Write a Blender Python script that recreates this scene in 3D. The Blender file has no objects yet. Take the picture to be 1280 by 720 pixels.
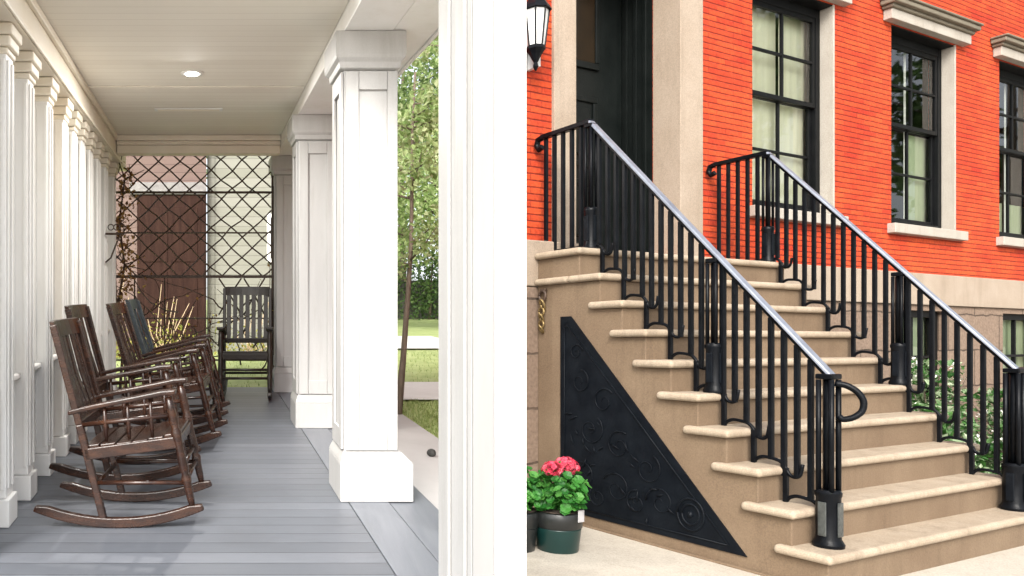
import bpy, bmesh, math, random
from mathutils import Vector, Matrix
random.seed(7)
sin, cos, pi = math.sin, math.cos, math.pi
SC = bpy.context.scene
COL = SC.collection

# ------------------------------------------------------------------ site survey
EYE = 1.238
PHI = .445                      # the street front is turned by this angle
KX, KZ = -.0981, .0831          # the porch runs slightly left and climbs the sloping lot
H0 = EYE - 1.3                  # porch floor height at the street end
CP, SP = cos(PHI), sin(PHI)
GZ = -.07                       # pavement height


def P(x, d, h):                 # porch survey: across, along, up
    return Vector((x + KX * d, d, H0 + h + KZ * d))


def S(u, v, z):                 # street front survey: along front, into house, up
    return Vector((u * CP - v * SP, u * SP + v * CP, z))


# ------------------------------------------------------------------ mesh builder
class MB:
    def __init__(self):
        self.v, self.f = [], []

    def add(self, vs, fs):
        n = len(self.v)
        self.v += [Vector(p) for p in vs]
        self.f += [tuple(i + n for i in f) for f in fs]
        return self

    def box(self, a0, a1, b0, b1, c0, c1):
        vs = [(a, b, c) for c in (c0, c1) for b in (b0, b1) for a in (a0, a1)]
        return self.add(vs, [(0, 2, 3, 1), (4, 5, 7, 6), (0, 1, 5, 4), (2, 6, 7, 3), (0, 4, 6, 2), (1, 3, 7, 5)])

    def bar(self, p, q, w, t, up=(0, 0, 1)):
        p, q = Vector(p), Vector(q)
        d = (q - p).normalized()
        up = Vector(up)
        s = d.cross(up)
        if s.length < 1e-4:
            s = d.cross(Vector((0, 1, 0)))
        s.normalize()
        n = s.cross(d).normalized()
        vs = []
        for c in (p, q):
            for i, j in ((-1, -1), (1, -1), (1, 1), (-1, 1)):
                vs.append(c + s * (i * w / 2) + n * (j * t / 2))
        return self.add(vs, [(3, 2, 1, 0), (4, 5, 6, 7), (0, 1, 5, 4), (1, 2, 6, 5), (2, 3, 7, 6), (3, 0, 4, 7)])

    def tube(self, pts, r, n=8, cap=True):
        pts = [Vector(p) for p in pts]
        rs = r if isinstance(r, (list, tuple)) else [r] * len(pts)
        vs, fs = [], []
        ref = None
        for i, p in enumerate(pts):
            d = (pts[min(i + 1, len(pts) - 1)] - pts[max(i - 1, 0)]).normalized()
            if ref is None:
                ref = d.orthogonal().normalized()
            a = (ref - d * ref.dot(d))
            a = a.normalized() if a.length > 1e-5 else d.orthogonal().normalized()
            ref = a
            b = d.cross(a)
            for k in range(n):
                t = 2 * pi * k / n
                vs.append(p + (a * cos(t) + b * sin(t)) * rs[i])
        for i in range(len(pts) - 1):
            for k in range(n):
                k2 = (k + 1) % n
                fs.append((i * n + k, i * n + k2, (i + 1) * n + k2, (i + 1) * n + k))
        if cap:
            fs.append(tuple(range(n - 1, -1, -1)))
            m = (len(pts) - 1) * n
            fs.append(tuple(range(m, m + n)))
        return self.add(vs, fs)

    def lathe(self, c, prof, n=20, square=False):
        vs, fs = [], []
        for r, z in prof:
            for k in range(n):
                t = 2 * pi * k / n + (pi / 4 if square else 0)
                vs.append((c[0] + r * cos(t), c[1] + r * sin(t), c[2] + z))
        for i in range(len(prof) - 1):
            for k in range(n):
                k2 = (k + 1) % n
                fs.append((i * n + k, i * n + k2, (i + 1) * n + k2, (i + 1) * n + k))
        fs.append(tuple(range(n - 1, -1, -1)))
        m = (len(prof) - 1) * n
        fs.append(tuple(range(m, m + n)))
        return self.add(vs, fs)

    def prism(self, poly, axis, a0, a1):
        """poly: 2D points; axis 0/1/2 = the extruded coordinate"""
        n = len(poly)

        def mk(p, a):
            q = list(p)
            q.insert(axis, a)
            return q
        vs = [mk(p, a0) for p in poly] + [mk(p, a1) for p in poly]
        fs = [tuple(range(n)), tuple(range(2 * n - 1, n - 1, -1))]
        for i in range(n):
            j = (i + 1) % n
            fs.append((i, i + n, j + n, j))
        return self.add(vs, fs)

    def leaf(self, c, size, wid=.55, up=.25, rnd=random):
        d = Vector((rnd.gauss(0, 1), rnd.gauss(0, 1), rnd.gauss(0, 1))).normalized()
        n = Vector((rnd.gauss(0, 1), rnd.gauss(0, 1), rnd.gauss(0, 1) + up * 4)).normalized()
        s = d.cross(n)
        if s.length < 1e-3:
            return self
        s.normalize()
        n = s.cross(d)
        c = Vector(c)
        L = size
        vs = [c - d * L * .5, c + s * L * wid * .5 + n * L * .1, c + d * L * .5, c - s * L * wid * .5 + n * L * .1]
        return self.add(vs, [(0, 1, 2), (0, 2, 3)])


FR = {}                         # frame of each root: (map, base)


def _link(name, data):
    o = bpy.data.objects.new(name, data)
    COL.objects.link(o)
    return o


def tag(o, label=None, cat=None, group=None, kind=None):
    if label: o['label'] = label
    if cat: o['category'] = cat
    if group: o['group'] = group
    if kind: o['kind'] = kind
    return o


def thing(frame, name, label, cat, base, group=None):
    o = _link(name, None)
    o.empty_display_size = .1
    fn = {'P': P, 'S': S, 'W': lambda *a: Vector(a), 'L': lambda *a: Vector(a)}[frame]
    if frame != 'L':
        o.location = fn(*base)
    if frame == 'S':
        o.rotation_euler = (0, 0, PHI)
    FR[o.name] = (frame, Vector(base))
    return tag(o, label, cat, group)


def conv(frame, base, p):
    if frame == 'P':
        return P(*p) - P(*base)
    if frame == 'L':
        return p
    return p - base


def mesh_of(name, mb, mat, frame, base, smooth=False, fix=True):
    me = bpy.data.meshes.new(name)
    me.from_pydata([conv(frame, base, p) for p in mb.v], [], mb.f)
    if fix:
        bm = bmesh.new()
        bm.from_mesh(me)
        bmesh.ops.recalc_face_normals(bm, faces=bm.faces)
        bm.to_mesh(me)
        bm.free()
    me.materials.append(mat)
    if smooth:
        for p in me.polygons:
            p.use_smooth = True
    me.update()
    return me


def finish(o, bevel, seg=2):
    if bevel:
        m = o.modifiers.new('Bevel', 'BEVEL')
        m.width = bevel
        m.segments = seg
        m.limit_method = 'ANGLE'
        m.angle_limit = math.radians(40)
        m.harden_normals = False


def part(name, mb, mat, parent, bevel=0, seg=2, smooth=False, fix=True, label=None):
    r = parent
    while r.parent is not None:
        r = r.parent
    frame, base = FR[r.name]
    o = _link(name, mesh_of(name, mb, mat, frame, base, smooth, fix))
    o.parent = parent
    finish(o, bevel, seg)
    if label:
        o['label'] = label
    return o


def solo(frame, name, mb, mat, base, label=None, cat=None, kind=None, group=None, bevel=0, smooth=False, fix=True):
    """a top-level object that is one mesh"""
    o = _link(name, mesh_of(name, mb, mat, frame, Vector(base), smooth, fix))
    o.location = {'P': P, 'S': S, 'W': lambda *a: Vector(a)}[frame](*base)
    if frame == 'S':
        o.rotation_euler = (0, 0, PHI)
    finish(o, bevel)
    return tag(o, label, cat, group, kind)


def kids(o):
    return [c for c in COL.objects if c.parent == o]


def dup(o, parent=None):
    c = o.copy()
    COL.objects.link(c)
    if parent:
        c.parent = parent
    for k in kids(o):
        dup(k, c)
    if o.name in FR:
        FR[c.name] = FR[o.name]
    return c


# ------------------------------------------------------------------ materials
def new_mat(name):
    m = bpy.data.materials.new(name)
    m.use_nodes = True
    nt = m.node_tree
    b = nt.nodes['Principled BSDF']
    return m, nt, b


def nd(nt, t, **kw):
    n = nt.nodes.new(t)
    for k, v in kw.items():
        if k in n.inputs:
            n.inputs[k].default_value = v
        else:
            setattr(n, k, v)
    return n


def ramp(nt, fac, stops):
    r = nt.nodes.new('ShaderNodeValToRGB')
    e = r.color_ramp.elements
    while len(e) < len(stops):
        e.new(.5)
    for i, (p, c) in enumerate(stops):
        e[i].position = p
        e[i].color = tuple(c) + (1,)
    nt.links.new(fac, r.inputs[0])
    return r.outputs[0]


def mixc(nt, fac, a, b, mode='MIX'):
    m = nt.nodes.new('ShaderNodeMix')
    m.data_type = 'RGBA'
    m.blend_type = mode
    for sock, val in ((m.inputs[0], fac), (m.inputs[6], a), (m.inputs[7], b)):
        if hasattr(val, 'links') or isinstance(val, bpy.types.NodeSocket):
            nt.links.new(val, sock)
        else:
            sock.default_value = val if not isinstance(val, tuple) or len(val) == 4 else val + (1,)
    return m.outputs[2]


def coords(nt, scale=(1, 1, 1)):
    t = nt.nodes.new('ShaderNodeTexCoord')
    m = nt.nodes.new('ShaderNodeMapping')
    m.inputs['Scale'].default_value = scale
    nt.links.new(t.outputs['Object'], m.inputs[0])
    return m.outputs[0]


def bump(nt, b, height, strength=.3, dist=.01):
    n = nt.nodes.new('ShaderNodeBump')
    n.inputs['Strength'].default_value = strength
    n.inputs['Distance'].default_value = dist
    nt.links.new(height, n.inputs['Height'])
    nt.links.new(n.outputs[0], b.inputs['Normal'])


def m_noise(name, c1, c2, scale=6, rough=.6, bs=.15, bscale=60, stretch=(1, 1, 1), metal=0, spec=.5, dirt=None, c3=None, drip=None, grain=.15):
    m, nt, b = new_mat(name)
    v = coords(nt, stretch)
    n = nd(nt, 'ShaderNodeTexNoise', Scale=scale, Detail=6, Roughness=.6)
    nt.links.new(v, n.inputs['Vector'])
    stops = [(.3, c1), (.7, c2)] if c3 is None else [(.28, c1), (.5, c2), (.72, c3)]
    col = ramp(nt, n.outputs['Fac'], stops)
    if dirt:
        n2 = nd(nt, 'ShaderNodeTexNoise', Scale=scale * .35, Detail=8, Roughness=.75)
        nt.links.new(v, n2.inputs['Vector'])
        f = ramp(nt, n2.outputs['Fac'], [(.52, (0, 0, 0)), (.72, (.55, .55, .55))])
        col = mixc(nt, f, col, dirt)
    if drip:
        mp = nt.nodes.new('ShaderNodeMapping')
        mp.inputs['Scale'].default_value = (9, 9, .9)
        tc = nt.nodes.new('ShaderNodeTexCoord')
        nt.links.new(tc.outputs['Object'], mp.inputs[0])
        n4 = nd(nt, 'ShaderNodeTexNoise', Scale=1.1, Detail=7, Roughness=.7)
        nt.links.new(mp.outputs[0], n4.inputs['Vector'])
        f4 = ramp(nt, n4.outputs['Fac'], [(.5, (0, 0, 0)), (.78, (.6, .6, .6))])
        col = mixc(nt, f4, col, drip)
        n5 = nd(nt, 'ShaderNodeTexNoise', Scale=120, Detail=3)
        nt.links.new(tc.outputs['Object'], n5.inputs['Vector'])
        f5 = ramp(nt, n5.outputs['Fac'], [(.3, (1 - grain * 1.2,) * 3), (.7, (1 + grain * .8,) * 3)])
        col = mixc(nt, 1.0, col, f5, 'MULTIPLY')
    nt.links.new(col, b.inputs['Base Color'])
    b.inputs['Roughness'].default_value = rough
    b.inputs['Metallic'].default_value = metal
    b.inputs['Specular IOR Level'].default_value = spec
    n3 = nd(nt, 'ShaderNodeTexNoise', Scale=bscale, Detail=4)
    nt.links.new(v, n3.inputs['Vector'])
    bump(nt, b, n3.outputs['Fac'], bs)
    return m


def m_boards(name, c1, c2, gap, width, axis, rough=.5, gapw=.03, bs=.5, spec=.4, wear=None):
    """painted boards laid side by side across the given object axis"""
    m, nt, b = new_mat(name)
    t = nt.nodes.new('ShaderNodeTexCoord')
    sep = nt.nodes.new('ShaderNodeSeparateXYZ')
    nt.links.new(t.outputs['Object'], sep.inputs[0])
    mul = nd(nt, 'ShaderNodeMath', operation='MULTIPLY')
    nt.links.new(sep.outputs[axis], mul.inputs[0])
    mul.inputs[1].default_value = 1 / width
    fl = nd(nt, 'ShaderNodeMath', operation='FLOOR')
    fr = nd(nt, 'ShaderNodeMath', operation='FRACT')
    nt.links.new(mul.outputs[0], fl.inputs[0])
    nt.links.new(mul.outputs[0], fr.inputs[0])
    wn = nd(nt, 'ShaderNodeTexWhiteNoise', noise_dimensions='1D')
    nt.links.new(fl.outputs[0], wn.inputs['W'])
    st = [1.2, 1.2, 1.2]
    st[axis] = 14
    mp = nt.nodes.new('ShaderNodeMapping')
    mp.inputs['Scale'].default_value = st
    nt.links.new(t.outputs['Object'], mp.inputs[0])
    ns = nd(nt, 'ShaderNodeTexNoise', Scale=3, Detail=8, Roughness=.65)
    nt.links.new(mp.outputs[0], ns.inputs['Vector'])
    ad = nd(nt, 'ShaderNodeMath', operation='ADD')
    nt.links.new(wn.outputs[0], ad.inputs[0])
    nt.links.new(ns.outputs['Fac'], ad.inputs[1])
    hf = nd(nt, 'ShaderNodeMath', operation='MULTIPLY')
    nt.links.new(ad.outputs[0], hf.inputs[0])
    hf.inputs[1].default_value = .5
    col = ramp(nt, hf.outputs[0], [(.25, c1), (.75, c2)])
    if wear:
        nw = nd(nt, 'ShaderNodeTexNoise', Scale=1.7, Detail=9, Roughness=.75)
        nt.links.new(t.outputs['Object'], nw.inputs['Vector'])
        f = ramp(nt, nw.outputs['Fac'], [(.5, (0, 0, 0)), (.75, (.6, .6, .6))])
        col = mixc(nt, f, col, wear)
    pp = nd(nt, 'ShaderNodeMath', operation='PINGPONG')
    nt.links.new(fr.outputs[0], pp.inputs[0])
    pp.inputs[1].default_value = .5
    g = ramp(nt, pp.outputs[0], [(0, (0, 0, 0)), (gapw, (1, 1, 1))])
    col = mixc(nt, g, gap, col)
    nt.links.new(col, b.inputs['Base Color'])
    b.inputs['Roughness'].default_value = rough
    b.inputs['Specular IOR Level'].default_value = spec
    bump(nt, b, g, bs, .006)
    return m


def m_brick(name, c1, c2, mortar, bw, bh, ms, rough=.75, bs=.6, vary=None, spec=.3, rows=None):
    m, nt, b = new_mat(name)
    t = nt.nodes.new('ShaderNodeTexCoord')
    sep = nt.nodes.new('ShaderNodeSeparateXYZ')
    nt.links.new(t.outputs['Object'], sep.inputs[0])
    ad = nd(nt, 'ShaderNodeMath', operation='ADD')
    nt.links.new(sep.outputs[0], ad.inputs[0])
    nt.links.new(sep.outputs[1], ad.inputs[1])
    # a little waviness so the courses are not ruled lines
    wv = nd(nt, 'ShaderNodeTexNoise', Scale=5, Detail=3)
    nt.links.new(t.outputs['Object'], wv.inputs['Vector'])
    ws = nd(nt, 'ShaderNodeMath', operation='MULTIPLY_ADD')
    nt.links.new(wv.outputs['Fac'], ws.inputs[0])
    ws.inputs[1].default_value = bh * .16
    nt.links.new(sep.outputs[2], ws.inputs[2])
    cb = nt.nodes.new('ShaderNodeCombineXYZ')
    nt.links.new(ad.outputs[0], cb.inputs[0])
    nt.links.new(ws.outputs[0], cb.inputs[1])
    br = nt.nodes.new('ShaderNodeTexBrick')
    br.inputs['Scale'].default_value = 1
    br.inputs['Brick Width'].default_value = bw
    br.inputs['Row Height'].default_value = bh
    br.inputs['Mortar Size'].default_value = ms
    br.inputs['Mortar Smooth'].default_value = .35
    br.inputs['Bias'].default_value = 0
    br.inputs['Color1'].default_value = c1 + (1,)
    br.inputs['Color2'].default_value = c2 + (1,)
    br.inputs['Mortar'].default_value = mortar + (1,)
    nt.links.new(cb.outputs[0], br.inputs['Vector'])
    col = br.outputs['Color']
    n = nd(nt, 'ShaderNodeTexNoise', Scale=1.3, Detail=7, Roughness=.7)
    nt.links.new(t.outputs['Object'], n.inputs['Vector'])
    if vary:
        f = ramp(nt, n.outputs['Fac'], [(.4, (0, 0, 0)), (.7, (.55, .55, .55))])
        col = mixc(nt, f, col, vary)
    n2 = nd(nt, 'ShaderNodeTexNoise', Scale=38, Detail=4)
    nt.links.new(t.outputs['Object'], n2.inputs['Vector'])
    f2 = ramp(nt, n2.outputs['Fac'], [(.3, (.72, .72, .72)), (.7, (1.1, 1.1, 1.1))])
    col = mixc(nt, 1.0, col, f2, 'MULTIPLY')
    hgt = n2.outputs['Fac']
    if rows:                                     # deep raked bed joints
        rm = nd(nt, 'ShaderNodeMath', operation='MULTIPLY')
        nt.links.new(ws.outputs[0], rm.inputs[0])
        rm.inputs[1].default_value = 1 / bh
        rf = nd(nt, 'ShaderNodeMath', operation='FRACT')
        nt.links.new(rm.outputs[0], rf.inputs[0])
        rp = nd(nt, 'ShaderNodeMath', operation='PINGPONG')
        nt.links.new(rf.outputs[0], rp.inputs[0])
        rp.inputs[1].default_value = .5
        rg_ = ramp(nt, rp.outputs[0], [(.03, (0, 0, 0)), (.17, (1, 1, 1))])
        nb = nd(nt, 'ShaderNodeTexNoise', Scale=13, Detail=6, Roughness=.7)
        nt.links.new(t.outputs['Object'], nb.inputs['Vector'])
        brk = ramp(nt, nb.outputs['Fac'], [(.46, (0, 0, 0)), (.68, (.8, .8, .8))])    # joints partly filled or worn
        rg_ = mixc(nt, brk, rg_, (1, 1, 1))
        col = mixc(nt, rg_, rows, col)
        hm = nd(nt, 'ShaderNodeMath', operation='ADD')
        nt.links.new(rg_, hm.inputs[0])
        nt.links.new(n2.outputs['Fac'], hm.inputs[1])
        hgt = hm.outputs[0]
    nt.links.new(col, b.inputs['Base Color'])
    b.inputs['Roughness'].default_value = rough
    b.inputs['Specular IOR Level'].default_value = spec
    iv = nd(nt, 'ShaderNodeMath', operation='MULTIPLY_ADD')
    nt.links.new(br.outputs['Fac'], iv.inputs[0])
    iv.inputs[1].default_value = -1
    nt.links.new(hgt, iv.inputs[2])
    bump(nt, b, iv.outputs[0], bs, .012)
    return m


def m_leaf(name, c1, c2, c3, rough=.5, trans=.35):
    m, nt, b = new_mat(name)
    g = nt.nodes.new('ShaderNodeNewGeometry')
    col = ramp(nt, g.outputs['Random Per Island'], [(.05, c1), (.5, c2), (.95, c3)])
    nt.links.new(col, b.inputs['Base Color'])
    b.inputs['Roughness'].default_value = rough
    b.inputs['Specular IOR Level'].default_value = .35
    tr = nt.nodes.new('ShaderNodeBsdfTranslucent')
    nt.links.new(col, tr.inputs[0])
    mx = nt.nodes.new('ShaderNodeMixShader')
    mx.inputs[0].default_value = trans
    nt.links.new(b.outputs[0], mx.inputs[1])
    nt.links.new(tr.outputs[0], mx.inputs[2])
    nt.links.new(mx.outputs[0], nt.nodes['Material Output'].inputs[0])
    return m


def m_glass(name, tint=(.85, .9, .88), refl=.12):
    m, nt, b = new_mat(name)
    nt.nodes.remove(b)
    tr = nt.nodes.new('ShaderNodeBsdfTransparent')
    tr.inputs[0].default_value = tint + (1,)
    gl = nt.nodes.new('ShaderNodeBsdfGlossy')
    gl.inputs['Roughness'].default_value = .02
    lw = nt.nodes.new('ShaderNodeLayerWeight')
    lw.inputs[0].default_value = .25
    ad = nd(nt, 'ShaderNodeMath', operation='ADD')
    nt.links.new(lw.outputs['Fresnel'], ad.inputs[0])
    ad.inputs[1].default_value = refl - .04
    mx = nt.nodes.new('ShaderNodeMixShader')
    nt.links.new(ad.outputs[0], mx.inputs[0])
    nt.links.new(tr.outputs[0], mx.inputs[1])
    nt.links.new(gl.outputs[0], mx.inputs[2])
    nt.links.new(mx.outputs[0], nt.nodes['Material Output'].inputs[0])
    return m


def m_emit(name, col, s):
    m, nt, b = new_mat(name)
    b.inputs['Base Color'].default_value = (.8, .8, .8, 1)
    b.inputs['Emission Color'].default_value = col + (1,)
    b.inputs['Emission Strength'].default_value = s
    return m


M = {}
M['white'] = m_noise('white_paint', (.84, .83, .80), (.885, .88, .865), 5, .45, .1, 40, (1, 1, .3), dirt=(.70, .67, .62))
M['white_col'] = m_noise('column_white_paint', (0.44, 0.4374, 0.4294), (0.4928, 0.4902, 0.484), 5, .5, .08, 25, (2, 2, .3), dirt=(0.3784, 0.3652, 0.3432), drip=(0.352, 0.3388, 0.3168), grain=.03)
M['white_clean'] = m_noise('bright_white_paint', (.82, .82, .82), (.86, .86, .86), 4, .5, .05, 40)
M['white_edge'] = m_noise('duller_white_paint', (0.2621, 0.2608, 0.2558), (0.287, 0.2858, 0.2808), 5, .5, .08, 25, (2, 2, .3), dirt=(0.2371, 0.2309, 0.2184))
M['cream'] = m_noise('cream_paint', (.80, .73, .60), (.85, .79, .68), 4, .5, .08, 40, (1, 1, .4), dirt=(.68, .58, .46))
M['tan_wood'] = m_noise('tan_shutter_wood', (.45, .33, .2), (.58, .45, .3), 8, .5, .2, 60, (6, 6, .5))
M['ceil'] = m_boards('ceiling_boards', (.82, .775, .69), (.865, .825, .74), (.65, .60, .52), .105, 1, .8, .035, .25, spec=.15)
M['deck'] = m_boards('grey_deck_boards', (0.1026, 0.1125, 0.1307), (0.1444, 0.1558, 0.1786), (0.0304, 0.0304, 0.035), .135, 1, .42, .03, .5, .5, wear=(0.0874, 0.0927, 0.1064))
M['deck_edge'] = m_noise('grey_border_board', (0.1444, 0.1558, 0.1786), (0.1824, 0.1938, 0.2166), 5, .45, .15, 40, (3, .3, 1), dirt=(0.114, 0.1216, 0.1368))
M['rocker'] = m_noise('dark_brown_varnish', (0.0086, 0.0032, 0.0022), (0.0274, 0.0101, 0.0054), 9, .27, .12, 70, (1, 1, 3), spec=.55, c3=(0.0504, 0.0187, 0.0083))
M['rocker_slate'] = m_noise('slate_black_paint', (.014, .018, .022), (.042, .054, .064), 8, .35, .15, 60, (1, 1, 3), spec=.5)
M['rocker_far'] = m_noise('weathered_black_brown', (0.0098, 0.007, 0.0056), (0.0245, 0.0175, 0.0126), 9, .45, .15, 60)
M['iron_brown'] = m_noise('rusty_iron', (.03, .018, .012), (.07, .04, .025), 12, .6, .2, 80)
M['iron'] = m_noise('black_iron_paint', (.002, .0025, .0035), (.005, .006, .008), 14, .34, .1, 90, spec=.12)
M['iron_grey'] = m_noise('rubbed_grey_iron', (.02, .024, .024), (.07, .076, .072), 30, .35, .2, 80, spec=.6)
M['rail_top'] = m_noise('sky_sheen_handrail', (0.1444, 0.1596, 0.1976), (0.2432, 0.2622, 0.304), 7, .32, .1, 80, (1, 1, 1), metal=.3, spec=.5)  # sky reflection on the black rail, painted in as bluish grey
M['panel'] = m_noise('black_cast_panel', (.002, .003, .005), (.006, .008, .011), 9, .45, .3, 28, spec=.12)
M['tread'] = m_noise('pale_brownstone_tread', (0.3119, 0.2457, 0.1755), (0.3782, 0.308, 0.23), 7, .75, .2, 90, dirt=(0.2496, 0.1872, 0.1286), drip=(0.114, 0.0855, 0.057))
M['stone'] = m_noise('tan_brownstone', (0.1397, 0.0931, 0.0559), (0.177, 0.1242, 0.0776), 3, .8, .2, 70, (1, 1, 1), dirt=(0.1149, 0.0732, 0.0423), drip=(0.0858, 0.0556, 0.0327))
M['stone_trim'] = m_noise('pale_stone_trim', (0.2888, 0.228, 0.171), (0.342, 0.2774, 0.2166), 3, .75, .15, 70, dirt=(0.2432, 0.1862, 0.1368), drip=(.21, .16, .115))
M['stone_white'] = m_noise('whitewashed_stone', (0.3268, 0.2964, 0.2546), (0.38, 0.3496, 0.304), 4, .7, .12, 60, dirt=(0.2736, 0.2356, 0.19), drip=(.23, .195, .155))
M['stone_olive'] = m_noise('olive_grey_cornice', (0.1292, 0.1102, 0.0798), (0.1786, 0.1558, 0.114), 4, .7, .2, 60)
M['ashlar'] = m_brick('brownstone_blocks', (.20, .142, .105), (.235, .17, .125), (.05, .035, .026), 1.15, .40, .010, .8, .5, vary=(.18, .125, .09))
M['brick'] = m_brick('orange_red_brick', (.36, .024, .008), (.53, .060, .014), (.25, .018, .007), .23, .052, .004, .8, .5, vary=(.57, .105, .026), rows=(.15, .011, .005))
M['door'] = m_noise('dark_green_door_paint', (.003, .0045, .0042), (.007, .009, .0085), 6, .35, .1, 60, spec=.2)
M['frame_black'] = m_noise('black_window_paint', (.003, .0035, .004), (.007, .0075, .008), 8, .45, .1, 60, spec=.12)
M['glass'] = m_glass('window_glass', (.93, .96, .94), .12)
M['door_glass'] = m_noise('door_glass_brown_reflection', (0.0054, 0.0036, 0.0014), (0.0158, 0.009, 0.0032), 3, .15, .05, 20, spec=.25)  # warm brown reflection in the pane, put into its base colour
M['room'] = m_noise('dark_room', (.02, .02, .018), (.035, .033, .03), 3, .9, .05, 20)
M['curtain'] = m_noise('cream_curtain', (0.612, 0.5968, 0.4284), (0.6579, 0.6502, 0.5049), 3, .8, .1, 20, (6, 6, .4))
M['curtain_g'] = m_noise('pale_green_blind', (0.3612, 0.4335, 0.2601), (0.4335, 0.4913, 0.3251), 3, .8, .1, 20, (6, 6, .4))
M['curtain_w'] = m_noise('white_sheer', (.78, .78, .70), (.84, .84, .78), 3, .8, .1, 20, (8, 8, .4))
M['lamp_glass'] = m_noise('frosted_lantern_glass', (.55, .55, .53), (.75, .75, .74), 10, .2, .05, 40)
M['chain'] = m_noise('aged_brass', (0.152, 0.0988, 0.038), (0.3192, 0.2356, 0.1064), 25, .4, .2, 90, metal=.7)
M['pot'] = m_noise('dark_green_plastic_pot', (0.003, 0.0213, 0.0198), (0.0061, 0.0319, 0.0289), 6, .3, .05, 60)
M['pot_black'] = m_noise('black_plastic_pot', (.01, .011, .011), (.018, .02, .02), 6, .35, .05, 60)
M['tagp'] = m_noise('grey_paper_tag', (.34, .33, .34), (.44, .43, .43), 6, .6, .05, 60)
M['soil'] = m_noise('potting_soil', (.02, .014, .01), (.06, .04, .028), 20, .9, .5, 60)
M['pave'] = m_noise('pale_concrete_pavement', (0.3952, 0.3534, 0.2926), (0.456, 0.4142, 0.3496), 1.5, .85, .25, 60, dirt=(0.342, 0.2964, 0.2432), drip=(.30, .265, .215))
M['walk'] = m_noise('pale_concrete_walk', (.40, .39, .38), (.46, .45, .44), 1.5, .85, .25, 50, dirt=(.34, .33, .32))
M['drive'] = m_noise('brightened_pale_drive', (.60, .58, .55), (.68, .66, .63), 3, .9, .3, 50, dirt=(.52, .5, .47))  # walk colour raised so the shaded drive and crossing path look sunlit
M['grass'] = m_noise('lawn_grass', (0.2375, 0.2937, 0.1063), (0.325, 0.3875, 0.15), 3, .9, .6, 40, c3=(0.4, 0.4375, 0.2125))
M['blade'] = m_leaf('grass_blades', (0.1875, 0.2625, 0.075), (0.3, 0.375, 0.125), (0.4125, 0.45, 0.2125), .5, .35)
M['leaf_a'] = m_leaf('bright_tree_leaves', (0.2128, 0.3248, 0.1008), (0.3808, 0.4816, 0.2016), (0.56, 0.6272, 0.3584), .5, .55)
M['leaf_b'] = m_leaf('deep_tree_leaves', (0.1008, 0.168, 0.0504), (0.2016, 0.2912, 0.1008), (0.3472, 0.4256, 0.2016), .5, .45)
M['leaf_h'] = m_leaf('hedge_leaves', (0.0532, 0.1045, 0.0342), (0.1045, 0.19, 0.057), (0.19, 0.285, 0.095), .5, .3)
M['leaf_s'] = m_leaf('shrub_leaves', (.022, .09, .016), (.06, .17, .035), (.36, .44, .28), .45, .35)
M['leaf_g'] = m_leaf('geranium_leaves', (0.0152, 0.0988, 0.0137), (0.038, 0.1824, 0.0266), (0.0912, 0.2736, 0.0532), .45, .3)
M['petal'] = m_leaf('coral_petals', (.58, .03, .075), (.72, .075, .13), (.76, .19, .24), .5, .3)
M['petal_d'] = m_leaf('faded_petals', (0.2052, 0.1003, 0.0547), (0.2736, 0.1368, 0.0912), (0.2964, 0.1824, 0.1277), .6, .2)
M['vine'] = m_leaf('dry_vine_leaves', (.14, .06, .02), (.28, .14, .05), (.36, .24, .08), .6, .3)
M['yellow'] = m_leaf('yellow_green_weeds', (.16, .19, .04), (.28, .28, .06), (.40, .33, .06), .6, .35)
M['bark'] = m_noise('grey_brown_bark', (.10, .075, .055), (.20, .155, .12), 10, .9, .6, 40, (3, 3, .6))
M['shed'] = m_boards('pinkish_shed_boards', (0.1296, 0.0875, 0.0745), (0.1652, 0.1134, 0.0972), (0.0713, 0.0421, 0.0356), .16, 2, .8, .06, .4)
M['shed_door'] = m_noise('dark_red_brown_door', (.022, .011, .009), (.045, .023, .017), 4, .85, .3, 30, (5, 5, .5), spec=.08)
M['pale_house'] = m_boards('pale_clapboard', (0.188, 0.1904, 0.152), (0.224, 0.224, 0.188), (0.12, 0.12, 0.096), .2, 2, .6, .06, .4)
M['roof'] = m_noise('grey_shingles', (.16, .15, .15), (.25, .24, .23), 9, .8, .5, 40)
M['fence'] = m_boards('grey_fence_boards', (.13, .125, .12), (.21, .20, .19), (.04, .04, .04), .14, 0, .8, .06, .4)
M['downlight'] = m_emit('lit_downlight', (1, .95, .85), 6)
M['dark'] = m_noise('dark_lump', (.02, .02, .02), (.05, .05, .045), 9, .7, .3, 40)

# ================================================================== SETTING
g = MB()
nx = 40
xs = [-80 + 160 * i / nx for i in range(nx + 1)]
g.box(-400, 400, -400, 400, -.3, 0)
solo('W', 'pavement', g, M['pave'], (0, 0, GZ), kind='structure')

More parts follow.
